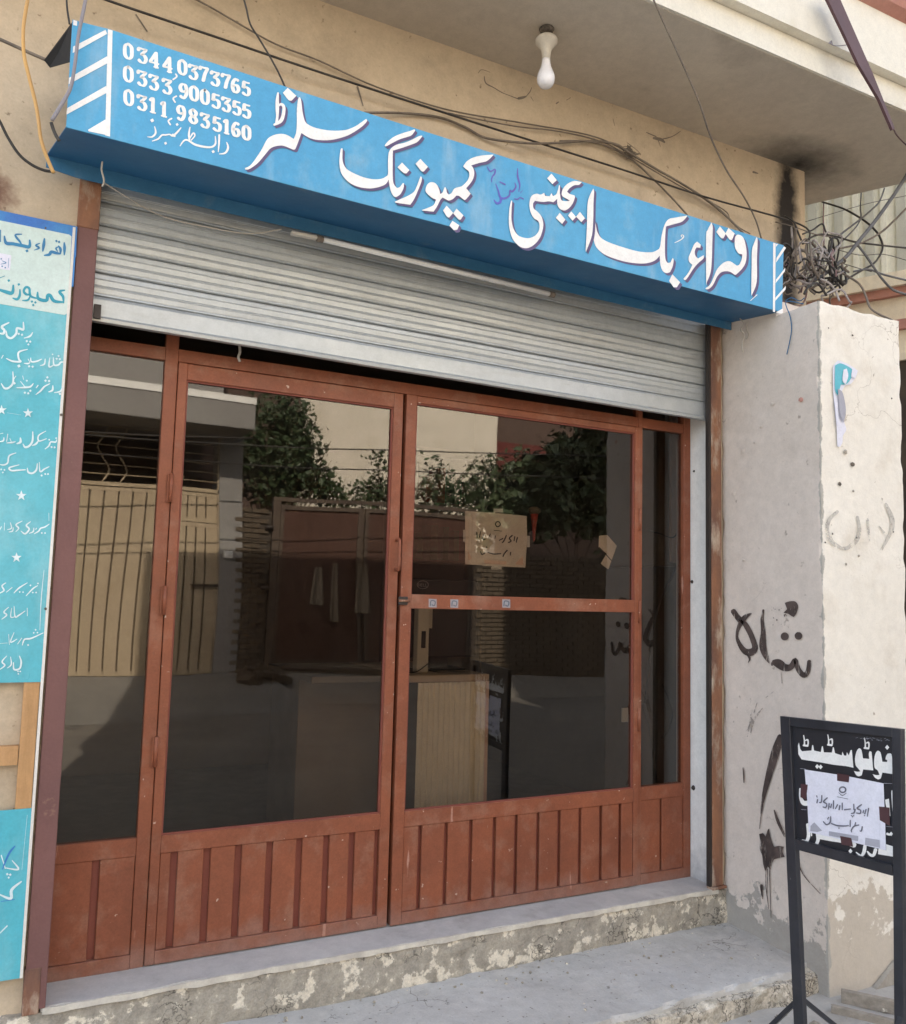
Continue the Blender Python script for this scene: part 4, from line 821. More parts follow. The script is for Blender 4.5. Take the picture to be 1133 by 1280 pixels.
strokes('lettering', 'teal_white', (0, 600), 11.63, [[(716, 640), (655, 682), (592, 702), (560, 745), (498, 782), 16], [(492, 695), (482, 750), (424, 776), 15], [(444, 606), (382, 660), (425, 715), (365, 782), (306, 742), 18], [(324, 596), (232, 650), (272, 700), (228, 752), 16], [(192, 688), (182, 742), (128, 756), 15],
        [(150, 618), (166, 700), (108, 722), 14], [(66, 622), (62, 732), 15], [(22, 678), (-10, 735), 20], [(710, 478), (712, 592), 9], [(530, 700), (520, 720), 22]], [(608, 770, 20), (655, 772, 20)], stars=[(310, 228, 80), (240, 1128, 78)])
strokes('lettering', 'teal_white', (0, 710), 8.533, [[(402, 188), (350, 222), (278, 298), 12], [(292, 158), (205, 212), (148, 268), 12], [(130, 208), (68, 258), 12], [(62, 158), (22, 192), (42, 240), (-10, 272), 13], [(290, 428), (292, 512), 10], [(268, 458), (205, 502), (162, 520), (150, 408), 11],
        [(162, 520), (115, 522), (125, 428), 10], [(92, 418), (42, 470), (72, 502), (18, 548), 12], [(462, 692), (335, 750), (262, 762), (238, 824), 13], [(232, 748), (188, 812), 12], [(182, 758), (112, 792), (150, 688), 11], [(92, 708), (100, 818), 10], [(78, 800), (-10, 806), 8],
        [(206, 938), (226, 1000), (210, 1072), (150, 1082), (144, 1008), 14], [(112, 948), (120, 1030), (78, 1068), 11], [(72, 938), (22, 1000), (52, 1040), (-10, 1088), 12], [(470, 20), (440, 330), (425, 660), 7]],
        [(405, 165, 15), (325, 186, 15), (350, 262, 15), (386, 262, 15), (210, 256, 14), (246, 258, 14), (380, 660, 15), (360, 692, 14), (400, 690, 14), (300, 822, 16), (192, 1104, 14), (216, 1104, 14), (196, 1130, 14)])
strokes('lettering', 'teal_white', (0, 850), 3.285, [[(50, 742), (76, 778), (22, 772), 6], [(88, 828), (48, 862), (44, 898), (-5, 880), 9], [(30, 1010), (-5, 1045), 8], [(112, 555), (90, 780), 2], [(5, 720), (22, 775), 7]], [(30, 798, 8), (42, 800, 8), (36, 812, 7)])
strokes('blue_slash', 'teal_blue', (0, 850), 3.285, [[(62, 682), (36, 715), (10, 778), 8], [(5, 910), (60, 902), 6]], lift=.003)
q = Ink(tp_, .003); q.dot(76.5, 518.5, 3.6, k=8); q.dot(57, 761, 3.6, k=8); q.dot(57, 284.8, 2.6, k=8); q.build('nail_head', 'hole_dark', TB)

# ================================================================== STANDING BOARD
P0 = CP + ray(979, 900)*3.03
bd = ray(-46, 729); bd.z = 0; bd.normalize()          # along the board towards the shop
bn = Vector((bd.y, -bd.x, 0)).normalized()
if bn.dot(CP-P0) < 0: bn = -bn
def bp_(u, v, l=0.0): return atp(u, v, P0, bn) + bn*l
ST = thing('sign_stand', 'black steel stand with a framed photocopy board and a taped white notice', 'sign stand', (P0.x, P0.y-.2, ZG))
def quadbar(a, b, c, d, th, name, m):                 # a bar whose four front corners lie on the board plane
    P = [bp_(*p) for p in (a, b, c, d)]; q = MB()
    F1 = [p+bn*.012 for p in P]; F2 = [p-bn*(th-.012) for p in P]
    q.add(F1+F2, [(0, 1, 2, 3), (7, 6, 5, 4)]+[(i, (i+1) % 4, 4+(i+1) % 4, 4+i) for i in range(4)]); return q.build(name, m, ST, .0015)
tl, tr2, br, bl = (978, 895), (1129.5, 911.5), (1129, 1097), (986, 1059)
# posts run down to the ground
fl = bp_(978, 895); pz = at(1000, 1262, Z=ZG)
def ground_on_plane(u):
    lo, hi = 1000.0, 2200.0
    for _ in range(40):
        m = (lo+hi)/2
        if bp_(u, m).z > ZG: lo = m
        else: hi = m
    return lo
quadbar((978, 895), (990, 896.5), (1010, ground_on_plane(1009)), (997.5, ground_on_plane(997)), .022, 'post', 'stand_black')
gv = ground_on_plane(1135)
quadbar((1118, 910), (1129.5, 911.5), (1134, gv), (1122, gv), .022, 'post', 'stand_black')
quadbar((990, 896.4), (1118, 910.0), (1118, 921.5), (990.6, 907.5), .02, 'frame_rail', 'stand_black')
quadbar((997, 1048.5), (1118.5, 1082), (1119, 1094.5), (997.6, 1061.5), .02, 'frame_rail', 'stand_black')
quadbar((991, 1047), (1118, 1081.5), (1118, 1081.4), (991, 1046.6), .02, 'frame_lip', 'stand_black')
P = [bp_(*p, -.002) for p in ((989, 905), (1119, 918), (1119, 1086), (996, 1052))]; q = MB(); q.add(P+[p-bn*.003 for p in P], [(0, 1, 2, 3), (7, 6, 5, 4)]+[(i, (i+1) % 4, 4+(i+1) % 4, 4+i) for i in range(4)])
STP = q.build('panel', 'board_black', ST)
# splayed feet
fa = bp_(1001, 1247)
for (u, v) in ((948, 1298), (1066, 1300)):
    g_ = at(u, v, Z=ZG+.01); q = MB(); q.bar(fa, g_, .018, .014); q.build('foot', 'stand_black', ST, .001)
nf = bp_(1129, gv-140)
for dx in (-.16, .16):
    q = MB(); q.bar(nf, nf+bn*dx+Vector((0, 0, ZG+.01-nf.z)), .018, .014); q.build('foot', 'stand_black', ST, .001)
q = Ink(lambda u, v, l: bp_(u, v, l-.002), .0006, .00005); O, S = (985, 905), 7.655
q.poly([(105, 178), (118, 240), (135, 262), (225, 255), (232, 205), (241, 203), (250, 255), (315, 270), (325, 215), (334, 213), (344, 272), (420, 275), (430, 225), (439, 224), (450, 280), (515, 302), (522, 265), (537, 302), (558, 305), (565, 270), (582, 302), (600, 252), (612, 250), (627, 420), (560, 405), (440, 392), (330, 372), (230, 356), (130, 340), (100, 290), (96, 210)], O, S, False)
for (x, y) in ((150, 110), (382, 104), (733, 135)):
    q.stroke([(x, y, 10), (x+8, y+50, 12), (x+8, y+95, 16)], O, S); q.stroke([(x-2, y+95, 18), (x+40, y+100, 20)], O, S); q.stroke([(x+12, y+52, 8), (x+38, y+42, 16), (x+44, y+70, 14), (x+40, y+100, 14)], O, S)
q.diamond(281, 408, 23, O, S); q.diamond(314, 412, 23, O, S); q.diamond(951, 225, 24, O, S)
q.poly([(785, 260), (802, 268), (818, 445), (722, 436), (708, 492), (680, 502), (655, 490), (632, 450), (665, 458), (695, 455), (672, 425), (650, 395), (643, 330), (660, 260), (682, 232), (705, 250), (720, 330), (780, 335), (775, 285)], O, S)
q.poly([(940, 310), (955, 285), (980, 282), (997, 310), (1005, 480), (905, 466), (890, 520), (865, 532), (835, 515), (812, 480), (845, 490), (878, 488), (860, 445), (832, 420), (826, 350), (840, 280), (862, 256), (888, 275), (905, 362), (950, 365), (952, 345), (935, 340)], O, S)
O, S = (985, 960), 7.655
q.poly([(1005, 218), (1026, 214), (1040, 440), (1020, 482), (1008, 470), (990, 240)], O, S); q.poly([(932, 305), (968, 295), (985, 462), (962, 455), (940, 362)], O, S)
q.stroke([(118, 198, 16), (122, 280, 28), (150, 335, 44), (192, 338, 50)], O, S)
for P in ([(190, 540, 30), (200, 640, 34), (180, 700, 30), (138, 690, 12)], [(225, 600, 14), (228, 650, 12)], [(285, 630, 34), (290, 690, 34), (265, 738, 28), (232, 722, 10)], [(740, 745, 32), (728, 810, 34), (700, 840, 22), (655, 808, 10)], [(842, 780, 34), (822, 835, 30), (790, 832, 26), (762, 800, 14)],
          [(300, 655, 50), (420, 680, 46), (520, 700, 40), (640, 740, 50)], [(950, 630, 24), (975, 640, 20)]):
    q.stroke(P, O, S)
q.poly([(868, 780), (940, 730), (1010, 752), (1030, 690), (1045, 700), (1057, 858), (865, 826)], O, S, False); q.diamond(990, 632, 22, O, S); q.diamond(601, 797, 24, O, S)
q.build('lettering', 'ink_white', STP)
q = Ink(lambda u, v, l: bp_(u, v, l-.002), .0012, .00002)
for P in ([(118, 425 - 420, 3), (170, 12, 4)], [(920, 148, 4), (1000, 150, 3)], [(940, 560, 3), (1020, 568, 4)], [(130, 398, 4), (180, 402, 3)]): q.stroke(P, O, S)
for k in range(26):
    x = random.uniform(650, 960); y = 125+(x-650)*.11+random.uniform(-14, 14); q.stroke([(x, y, 2), (x+random.uniform(8, 22), y+random.uniform(-7, 7), 3)], (985, 905), S)
tag(q.build('scratches', 'paper_grey', STP), kind='stuff')
# taped notice
NB = thing('board_notice', 'white Urdu notice sheet taped over the lettering of the black stand', 'notice', tuple(bp_(1058, 1015)))
def np_(u, v, l): return bp_(u, v, l-.001)
q = Ink(np_, .0028); q.poly([(165, 15), (540, 72), (922, 148), (935, 500), (947, 790), (640, 715), (410, 660), (205, 615), (190, 300)], O, S, False); nsheet = q.build('sheet', 'paper', NB)
q = Ink(np_, .0036); q.poly([(885, 500), (940, 510), (948, 788), (888, 770)], O, S, False); q.poly([(750, 668), (885, 690), (888, 764), (745, 735)], O, S, False); q.poly([(225, 555), (260, 520), (335, 600), (290, 612), (222, 605)], O, S, False); q.poly([(400, 605), (682, 652), (680, 700), (400, 648)], O, S, False)
q.build('grey_print', 'paper_grey', nsheet)
q = Ink(np_, .0037); q.poly([(886, 500), (936, 508), (945, 786), (890, 772)], O, S, False); q.build('second_sheet', 'paper', NB)
for (P) in ([(478, 50), (598, 68), (590, 138), (480, 122)], [(132, 150), (198, 160), (182, 302), (128, 280)], [(880, 368), (980, 380), (985, 555), (888, 500)], [(508, 650), (615, 670), (632, 752), (520, 732)]):
    q = Ink(np_, .0042, .00004); q.poly(P, O, S, False); q.build('tape', 'tape_brown', NB)

q = Ink(np_, .0046, .00004)
q.stroke([(533+30*math.cos(a), 208+26*math.sin(a), 14) for a in [i*math.pi/6 for i in range(13)]], O, S, sm=2); q.stroke([(495, 235, 4), (530, 262, 9), (570, 240, 4)], O, S); q.stroke([(480, 275, 5), (585, 297, 5)], O, S)
for P in ([(782, 385, 9), (770, 462, 7)], [(758, 395, 8), (745, 440, 9)], [(735, 405, 8), (728, 430, 8)], [(715, 350, 9), (672, 385, 11), (705, 405, 9), (700, 435, 10), (665, 430, 8)], [(655, 395, 9), (640, 430, 10), (615, 435, 7)], [(640, 345, 8), (642, 400, 9)], [(610, 392, 8), (550, 400, 9)],
          [(530, 335, 9), (530, 402, 7)], [(508, 358, 9), (500, 400, 10)], [(485, 350, 9), (465, 390, 8)], [(447, 312, 9), (445, 390, 8)], [(428, 345, 8), (420, 380, 9)], [(405, 340, 9), (398, 395, 8)], [(388, 285, 9), (352, 322, 11), (382, 345, 9), (372, 378, 10), (345, 372, 8)], [(335, 262, 9), (330, 325, 9), (312, 330, 9)],
          [(295, 300, 9), (288, 335, 8)], [(285, 265, 7), (290, 280, 6)], [(722, 560, 9), (715, 600, 9), (700, 602, 7)], [(690, 545, 8), (640, 560, 9), (615, 600, 8)], [(660, 520, 8), (650, 555, 8)], [(608, 500, 8), (606, 560, 8)], [(592, 552, 8), (540, 555, 10), (480, 550, 10), (425, 530, 8)], [(420, 465, 8), (415, 520, 10), (380, 542, 10), (350, 512, 8)],
          [(402, 470, 7), (390, 490, 7)]): q.stroke([(p[0], p[1], p[2]*1.35) for p in P], O, S)
for (x, y) in ((620, 455), (640, 455), (630, 465), (500, 575), (620, 610), (410, 372), (745, 455)): q.dot(x, y, 15, O, S, k=4)
q.build('lettering', 'ink_grey', nsheet)

# planks lying by the fin
for (a, b, wd, lab) in ((at(1052, 1245, Z=-.235), at(1150, 1266, Z=-.235), .05, 'grey weathered plank on edge at the foot of the pale wall front'), (at(1040, 1262, Z=-.25), at(1160, 1292, Z=-.25), .035, 'thin grey lath lying on the ground in front of the thicker plank')):
    t = thing('plank', lab, 'plank', tuple((a+b)/2)); q = MB(); q.bar(a, b, .022, wd); q.build('board', 'wood_grey', t, .002)

# ================================================================== BULB, TUBE LIGHT
c = Vector((.356, -.437, ZS))
t = thing('light_bulb', 'white pear-shaped bulb in a pale holder under the ceiling slab', 'light bulb', tuple(c))
q = MB(); q.lathe(c, [(0.0000, 0.0005), (0.0279, -0.0005), (0.0305, -0.0044), (0.0254, -0.0131), (0.0000, -0.0142)], 14); q.build('ceiling_hole', 'hole_dark', t)
q = MB(); q.tube([c+Vector((-.004, 0, -.01)), c+Vector((-.007, .002, -.025)), c+Vector((-.002, 0, -.04))], .002, 5, 3); q.tube([c+Vector((.004, 0, -.01)), c+Vector((.008, -.002, -.025)), c+Vector((.003, 0, -.04))], .002, 5, 3); q.build('flex', 'cable_dust', t)
q = MB(); q.lathe(c, [(0.0000, -0.0392), (0.0381, -0.0414), (0.0432, -0.0480), (0.0432, -0.0589), (0.0356, -0.0676), (0.0229, -0.0850), (0.0178, -0.1025), (0.0165, -0.1286), (0.0000, -0.1297)], 28); q.build('holder', 'holder_white', t)
q = MB(); q.lathe(c, [(0.0000, -0.1275), (0.0159, -0.1286), (0.0171, -0.1417), (0.0203, -0.1613), (0.0267, -0.1766), (0.0333, -0.1940), (0.0349, -0.2093), (0.0324, -0.2245), (0.0241, -0.2376), (0.0127, -0.2447), (0.0000, -0.2463)], 28); q.build('bulb', 'bulb_white', t)
t = thing('tube_light', 'unlit white fluorescent tube fixed along the lower back edge of the blue sign', 'tube light', tuple(at(545, 334, Y=-.235)))
a, b = at(400, 298.5, Y=-.235), at(690, 368, Y=-.235)
q = MB(); q.tube([a, b], .0095, 12, 1); q.build('tube', 'tube_white', t)
d_ = (b-a).normalized()
for e, s in ((a, 1), (b, -1)):
    q = MB(); q.tube([e-d_*s*.012, e+d_*s*.012], .012, 10, 1); q.build('end_cap', 'cable_dust', t)
q = MB(); a2 = at(364, 291, Y=-.235); q.bar(a2, a-d_*.012, .022, .012); q.build('fitting', 'holder_white', t, .002)

# ================================================================== CABLES
def cable(pts, r, m, lab, Y=-.2, name='cable', cat='cable', seg=6, grp=None):
    P = [at(p[0], p[1], Y=(p[2] if len(p) > 2 else Y)) for p in pts]
    q = MB(); q.tube(P, r, seg, 6); o = q.build(name, m); tag(o, lab, cat, grp); return o
cable([(120, -8, -.22), (134, 0, -.22), (270, 46, -.21), (400, 90, -.20), (600, 155, -.19), (685, 182, -.19), (785, 214, -.19), (882, 246, -.20), (1000, 280, -.25), (1012, 300, -.28)], .0042, 'cable_black', 'straight dark cable crossing the wall above the whole length of the blue sign')
cable([(455, 141, -.2), (500, 141, -.17), (547, 146, -.165), (580, 158, -.165), (607, 172, -.165), (650, 178), (685, 179), (740, 176, -.165), (770, 180), (783, 188), (815, 208), (847, 226), (893, 256), (932, 294, -.3)], .0048, 'cable_dust', 'thick dusty cable sagging along the wall above the middle of the sign')
cable([(700, 176, -.175), (745, 178, -.175), (785, 196, -.175), (815, 222, -.175), (840, 247, -.175), (862, 272, -.22), (870, 285, -.28)], .004, 'cable_dust', 'dusty cable branching down behind the sign right of its middle', -.175)
cable([(235, -6), (262, 8), (300, 30), (345, 55), (400, 76), (470, 108), (560, 137), (650, 153), (734, 168), (776, 185), (830, 216), (880, 248), (925, 285)], .003, 'cable_dust', 'thin dusty cable highest on the wall, joining the dusty knot', -.168)
cable([(560, 141), (640, 157), (700, 164), (750, 176), (778, 190), (850, 232), (905, 262), (915, 278), (938, 292)], .0025, 'cable_dust', 'thin dusty cable just below the highest one right of the bulb', -.17)
cable([(814, -8, -.90), (830, 28, -.88), (849.5, 70.6, -.85), (874, 127, -.80), (888, 169, -.74), (907, 210, -.66), (931, 247, -.57), (945, 275, -.51), (952, 298, -.485)], .0035, 'cable_dust', 'single cable hanging from the slab edge to the right end of the sign', -.5)
cable([(303, -8, -.5), (308, 10, -.5), (313, 30, -.49), (324, 48, -.485), (336, 68, -.48), (348, 90, -.48), (358, 112, -.48)], .003, 'cable_black', 'short black cable dropping behind the sign near its left third', -.5)
cable([(36, -8), (32, 14), (29, 38), (30, 68), (36, 95), (44, 127), (48, 150), (51, 173), (58, 195), (67, 216)], .0055, 'cable_yellow', 'orange-yellow twisted cable hanging at the far left of the sign', -.45)
cable([(108, -6), (104, 15), (98, 45), (93, 85), (88, 110), (76, 132), (65, 150)], .0055, 'wire_grey', 'grey cable looping down across the left end of the sign', -.53)
cable([(64, 153), (68, 165), (74, 176)], .005, 'cable_black', 'black taped end of the grey cable at the left end of the sign', -.5)
cable([(83, -5), (84, 10), (87, 30)], .003, 'cable_black', 'short thin black wire above the top left corner of the sign', -.5)
cable([(-12, 44), (0, 49), (20, 58), (40, 67), (65, 78)], .005, 'cable_dust', 'dusty cable running from the left edge into the left end of the sign', -.3)
cable([(-10, 136), (0, 152), (10, 172), (24, 193), (40, 206), (56, 213), (68, 214)], .0045, 'cable_black', 'black cable sagging at the left below the dusty one', -.25)
cable([(128, 202), (127, 212), (130, 225), (128, 233)], .003, 'string_pale', 'pale wire loop tied through the sign underside at its left', -.36, 'wire_loop', 'wire')
cable([(130, 228, -.33), (142, 236, -.30), (160, 247, -.26), (185, 262, -.23), (215, 274, -.22), (260, 284, -.22), (300, 291, -.23), (325, 291, -.24), (352, 286, -.25)], .0022, 'string_pale', 'thin pale wire running from the tied loop to the tube light', -.25, 'wire', 'wire')
cable([(925, 398), (930, 404), (926, 412), (931, 418), (928, 430), (929, 440)], .0022, 'string_pale', 'twisted pale string hanging below the right end of the sign', -.33, 'string', 'string')
cable([(935, 402), (933, 410), (936, 418), (933, 424)], .002, 'string_pale', 'shorter frayed string beside the twisted one under the sign', -.32, 'string', 'string')
# blue wire over the fin
P = [Vector((1.58, -.6, 2.535))]+[at(u, v, X=1.541) for u, v in ((983, 377), (988, 395), (990, 410), (988, 425), (984, 443))]
q = MB(); q.tube(P, .0022, 5, 4); tag(q.build('wire', 'sign_under'), 'thin blue wire hanging over the top of the side wall', 'wire')
q = MB(); q.tube([at(u, v, X=1.541) for u, v in ((982, 376), (990, 372), (1000, 376), (1006, 372))], .002, 5, 4); tag(q.build('wire', 'sign_under'), 'short curl of blue wire on the top edge of the side wall', 'wire')

# maroon pipe hanging before the balcony
t = thing('conduit_pipe', 'maroon tapering metal strip hanging across the balcony front, top right', 'pipe', tuple(at(1080, 90, Y=-.87)))
q = MB(); pa = [at(u, v, Y=-.87) for u, v in ((1031, -10), (1047, -10), (1091, 90), (1119, 160), (1116.5, 162), (1100, 124), (1074, 80), (1055, 40))]
n = len(pa); q.add(pa+[p+Vector((0, .012, 0)) for p in pa], [tuple(range(n)), tuple(range(n, 2*n))[::-1]]+[(i, (i+1) % n, n+(i+1) % n, n+i) for i in range(n)]); q.build('strip', 'pipe_maroon', t)
q = MB(); q.tube([at(u, v, Y=-.865) for u, v in ((1117, 160), (1121, 168), (1128, 176), (1138, 185))], .003, 5, 4); q.build('tail_wire', 'pipe_maroon', t)
q = MB(); q.tube([at(u, v, Y=-.84) for u, v in ((1038, 54), (1045, 57), (1058, 56), (1064, 53), (1067, 56))], .0018, 5, 4); q.build('tie_wire', 'wire_grey', t)
q = MB(); q.add([at(u, v, Y=-.803) for u, v in ((1035, 54), (1040, 50), (1042, 56))]+[at(1039, 54, Y=-.83)], [(0, 1, 3), (1, 2, 3), (2, 0, 3)]); q.build('wall_hook', 'wire_grey', t)

# bundle of cables at the right end of the sign
def c4(P): return [(970+x/5.333, 180+y/5.333, yy) for x, y, yy in P]
big = [
 ([(900, 160, -.5), (869, 215, -.5), (760, 380, -.5), (650, 530, -.48), (560, 640, -.46), (480, 740, -.44), (400, 810, -.42), (300, 885, -.4), (205, 935, -.38)], .0085, 'cable_grey', 'thickest grey cable rising to the right out of the tangle'),
 ([(310, 385, .05), (450, 430, -.1), (560, 490, -.2), (640, 550, -.3), (695, 620, -.35), (712, 700, -.35), (660, 790, -.38), (560, 850, -.4), (430, 930, -.42), (330, 1005, -.42)], .0052, 'cable_black', 'dark cable looping right then back under the tangle'),
 ([(725, 295, -.1), (690, 385, -.15), (620, 455, -.25), (540, 520, -.3), (420, 610, -.35)], .0048, 'cable_grey', 'grey cable curving from the slab down to the tangle'),
 ([(570, 325, -.1), (565, 420, -.2), (568, 490, -.25), (530, 560, -.3), (440, 650, -.35), (360, 720, -.35)], .0038, 'cable_grey', 'thin cable hanging straight then bending left into the tangle'),
 ([(900, 400, -.4), (869, 430, -.4), (800, 500, -.4), (700, 590, -.4), (570, 660, -.4), (430, 695, -.4), (330, 712, -.4)], .0050, 'cable_dust', 'dusty cable rising gently to the right frame edge'),
 ([(180, 665, -.4), (230, 625, -.4), (300, 602, -.38), (400, 615, -.36), (520, 650, -.35), (680, 672, -.35), (900, 695, -.35)], .0046, 'cable_black', 'black cable arching over the tangle then running flat right'),
 ([(540, 665, -.45), (600, 740, -.45), (660, 830, -.45), (720, 910, -.45), (790, 975, -.45), (900, 1010, -.45)], .0060, 'cable_grey', 'grey cable sagging down to the right behind the wall top'),
 ([(400, 840, -.5), (480, 880, -.5), (560, 935, -.5), (600, 1010, -.52), (630, 1090, -.56), (690, 1135, -.6), (780, 1175, -.66)], .0050, 'cable_dust', 'dusty cable draped over the top of the pale side wall'),
 ([(300, 900, -.5), (360, 930, -.5), (400, 985, -.5), (425, 1045, -.52)], .0048, 'cable_pale', 'pale cable end drooping onto the wall top'),
 ([(180, 600, -.4), (250, 570, -.4), (310, 532, -.4), (335, 585, -.4), (375, 650, -.4), (392, 760, -.42), (385, 880, -.44), (375, 960, -.46)], .0042, 'cable_black', 'black cable peaked above the tangle and falling through it'),
 ([(320, 395, .0), (318, 500, -.2), (322, 620, -.3), (320, 720, -.35)], .0034, 'cable_pink', 'thin reddish cable dropping from the slab into the tangle'),
 ([(890, 340, .1), (600, 400, .1), (190, 520, .1)], .0018, 'cable_black', 'hair-thin wire crossing high in front of the ribbed wall'),
 ([(400, 700, -.3), (560, 740, -.3), (720, 735, -.3), (890, 780, -.3)], .0018, 'cable_black', 'hair-thin wire sagging from the tangle to the right'),
 ([(520, 850, -.4), (620, 835, -.4), (720, 870, -.4), (890, 912, -.4)], .0050, 'cable_grey', 'grey cable leaving the tangle low and to the right'),
 ([(430, 790, -.3), (560, 830, -.3), (640, 850, -.3)], .0020, 'cable_black', 'short thin wire beneath the tangle right side'),
 ([(60, 480, -.3), (120, 520, -.35), (150, 590, -.4), (170, 640, -.42)], .0042, 'cable_black', 'black cable dropping from the soot mark into the tangle'),
 ([(0, 520, -.25), (120, 550, -.35), (260, 600, -.4), (380, 620, -.4)], .0030, 'cable_dust', 'thin dusty cable continuing from the sign top into the tangle'),
 ([(190, 1000, -.5), (220, 950, -.5), (280, 930, -.5), (340, 1010, -.5)], .0055, 'cable_black', 'black cable hump lying on the wall top below the tangle'),
]
for P, r, m, lab in big: cable(c4(P), r, m, lab)
ctr = at(1012, 330, Y=-.42)
for mname, n_, rr in (('cable_pale', 20, .0046), ('cable_dust', 15, .0050), ('cable_black', 12, .0055), ('cable_pink', 4, .0042)):
    q = MB()
    for k in range(n_):
        c0 = Vector((random.gauss(0.01, .075), random.uniform(-.1, .10), random.gauss(-.01, .065)))
        a1 = random.uniform(.02, .075); a2 = random.uniform(.02, .085); ph = random.uniform(0, 6.28); tw = random.uniform(-1, 1); nn = random.randint(5, 10); st_ = random.uniform(.5, .95)
        P = [ctr+c0+Vector((a1*math.cos(ph+i*st_)+random.gauss(0, .010), .03*math.sin(i*.7+tw*3)+.05*tw, a2*math.sin(ph+i*st_)+random.gauss(0, .012))) for i in range(nn)]
        q.tube(P, rr*random.uniform(.7, 1.25), 5, 3)
    tag(q.build('cable_tangle', mname), {'cable_pale': 'pale grey coiled wires of the knot at the right end of the sign', 'cable_dust': 'dusty brown wires of the knot at the right end of the sign', 'cable_black': 'black wires of the knot at the right end of the sign', 'cable_pink': 'reddish wires of the knot at the right end of the sign'}[mname], 'cables', 'knot of wires right of the sign', 'stuff')
# dusty knot on the wall
kc = at(784, 187, Y=-.175); q = MB()
for k in range(16):
    P = [kc+Vector((random.gauss(0, .018)+.004*i, -.006+random.gauss(0, .006), random.gauss(0, .009)-.004*i)) for i in range(6)]; q.tube(P, .0016, 4, 3)
tag(q.build('frayed_knot', 'cable_dust'), 'frayed dusty knot of wire on the wall right of the bulb', 'wire knot', None, 'stuff')
# cobwebs / cracks on the wall
wk_ = Ink(lambda u, v, l: at(u, v, Y=YW-l), .0008); O, S = (560, 0), 4.72
for P in ([(215, 450, 5), (225, 490, 7), (270, 515, 6), (320, 545, 5), (370, 565, 4), (415, 582, 6)], [(415, 580, 14), (440, 575, 16), (462, 568, 8)], [(462, 568, 5), (485, 540, 5), (495, 515, 3)], [(640, 610, 9), (655, 600, 5)], [(700, 590, 3), (725, 575, 4)], [(505, 595, 2), (490, 570, 4)], [(975, 700, 3), (985, 740, 3)],
          [(180, 430, 3), (200, 410, 4), (250, 425, 2)]): wk_.stroke(P, O, S)
O, S = (600, 130), 2.832
for P in ([(615, 120, 8), (640, 125, 12), (655, 135, 6)], [(640, 125, 4), (680, 115, 3), (712, 95, 2)], [(590, 100, 3), (625, 115, 4)], [(632, 128, 3), (640, 150, 2)], [(968, 240, 8), (985, 245, 4)]): wk_.stroke(P, O, S)
for P in ([(150, 78, 2), (162, 96, 1)], [(170, 18, 2.0), (184, 39, 1.6)], [(447, 108, 2.4), (454, 132, 1.6)]): wk_.stroke(P)
o = wk_.build('grime_marks', 'cable_dust', B); tag(o, kind='stuff')

# ================================================================== NEIGHBOUR TO THE RIGHT
dd = Vector((-0.706, 1.494, 0)).normalized(); nn_ = Vector((dd.y, -dd.x, 0)); P1 = Vector((4.3, .2, 0))
if nn_.dot(CP-P1) < 0: nn_ = -nn_
NB2 = thing('neighbour_building', 'cream neighbouring house with a ribbed upper front and pink bands', 'building', tuple(P1))
def npl(u, v, l=0.0): return atp(u, v, P1, nn_)+nn_*l
s0 = (npl(1133, 300)-P1).dot(dd); s1 = (npl(1000, 300)-P1).dot(dd)
sa, sb_ = s0-3.0, s1+5.0
def slab_n(z0, z1, l0, l1, name, m, a=sa, b=sb_):
    q = MB(); A_ = P1+dd*a; B_ = P1+dd*b
    q.obox(((A_+B_)/2+nn_*((l0+l1)/2)+Vector((0, 0, (z0+z1)/2))), (B_-A_)/2, nn_*((l1-l0)/2), Vector((0, 0, (z1-z0)/2))); return q.build(name, m, NB2)
zl = npl(1090, 350).z; zp1 = npl(1090, 367).z; zp0 = npl(1090, 377).z
slab_n(-.3, 12.5, -7, 0, 'wall', 'neigh_cream')
slab_n(zl, 6.0, .002, .015, 'ribbed_backing', 'rib_cream')
slab_n(zp0, zp1, .002, .05, 'pink_band', 'pink_trim')
slab_n(zp1, zl, .002, .09, 'ledge', 'neigh_cream')
zq = npl(1131, 400).z; slab_n(zq-.07, zq, .002, .04, 'pink_band', 'pink_trim')
k = s0-.6; i = 0
while k < s1+.5:
    wd = .035 if i % 2 else .06
    slab_n(zl+.005, 5.9, .016, .035, 'rib', 'rib_grey' if i % 2 == 0 else 'rib_cream', k, k+wd); k += wd+.045+(.02 if i % 3 == 0 else 0); i += 1
# a window low on its side
zt = npl(1128, 452).z
slab_n(.6, zt, .002, .02, 'window', 'dark_opening', s0-1.2, (npl(1122, 500)-P1).dot(dd)); slab_n(zt, zt+.05, .002, .05, 'lintel', 'neigh_cream', s0-1.25, (npl(1121, 500)-P1).dot(dd)+.05)

# ================================================================== INSIDE THE SHOP
CT = thing('shop_counter', 'shop counter with cream corrugated front seen through the right door', 'counter', (.3, .8, 0))
bx('body', 'counter_brown', CT, -.14, .70, .80, 1.25, -.003, .85, .003)
bx('top', 'counter_brown', CT, -.16, .275, .56, 1.27, .852, .882, .003); bx('top', 'counter_top', CT, .276, .70, .50, 1.27, .8522, .884, .003)
q = MB(); zz = MB(); N_ = 26; x0, x1 = .326, .683
prof = [(x0+(x1-x0)*i/(N_*4), .5+.006*math.sin(i/4*2*math.pi*.5)) for i in range(N_*4+1)]
q.v = [(x, y, 0.0) for x, y in prof]+[(x, y, .85) for x, y in prof]; n = len(prof); q.f = [(i, i+1, n+i+1, n+i) for i in range(n-1)]; q.sm = [True]*len(q.f); q.build('corrugated_front', 'counter_cream', CT)
bx('side_board', 'cupboard', CT, .684, .700, .50, .80, 0, .851, 0)
MN = thing('monitor', 'black computer monitor on the counter with a round DELL logo', 'monitor', (.5, .75, .882))
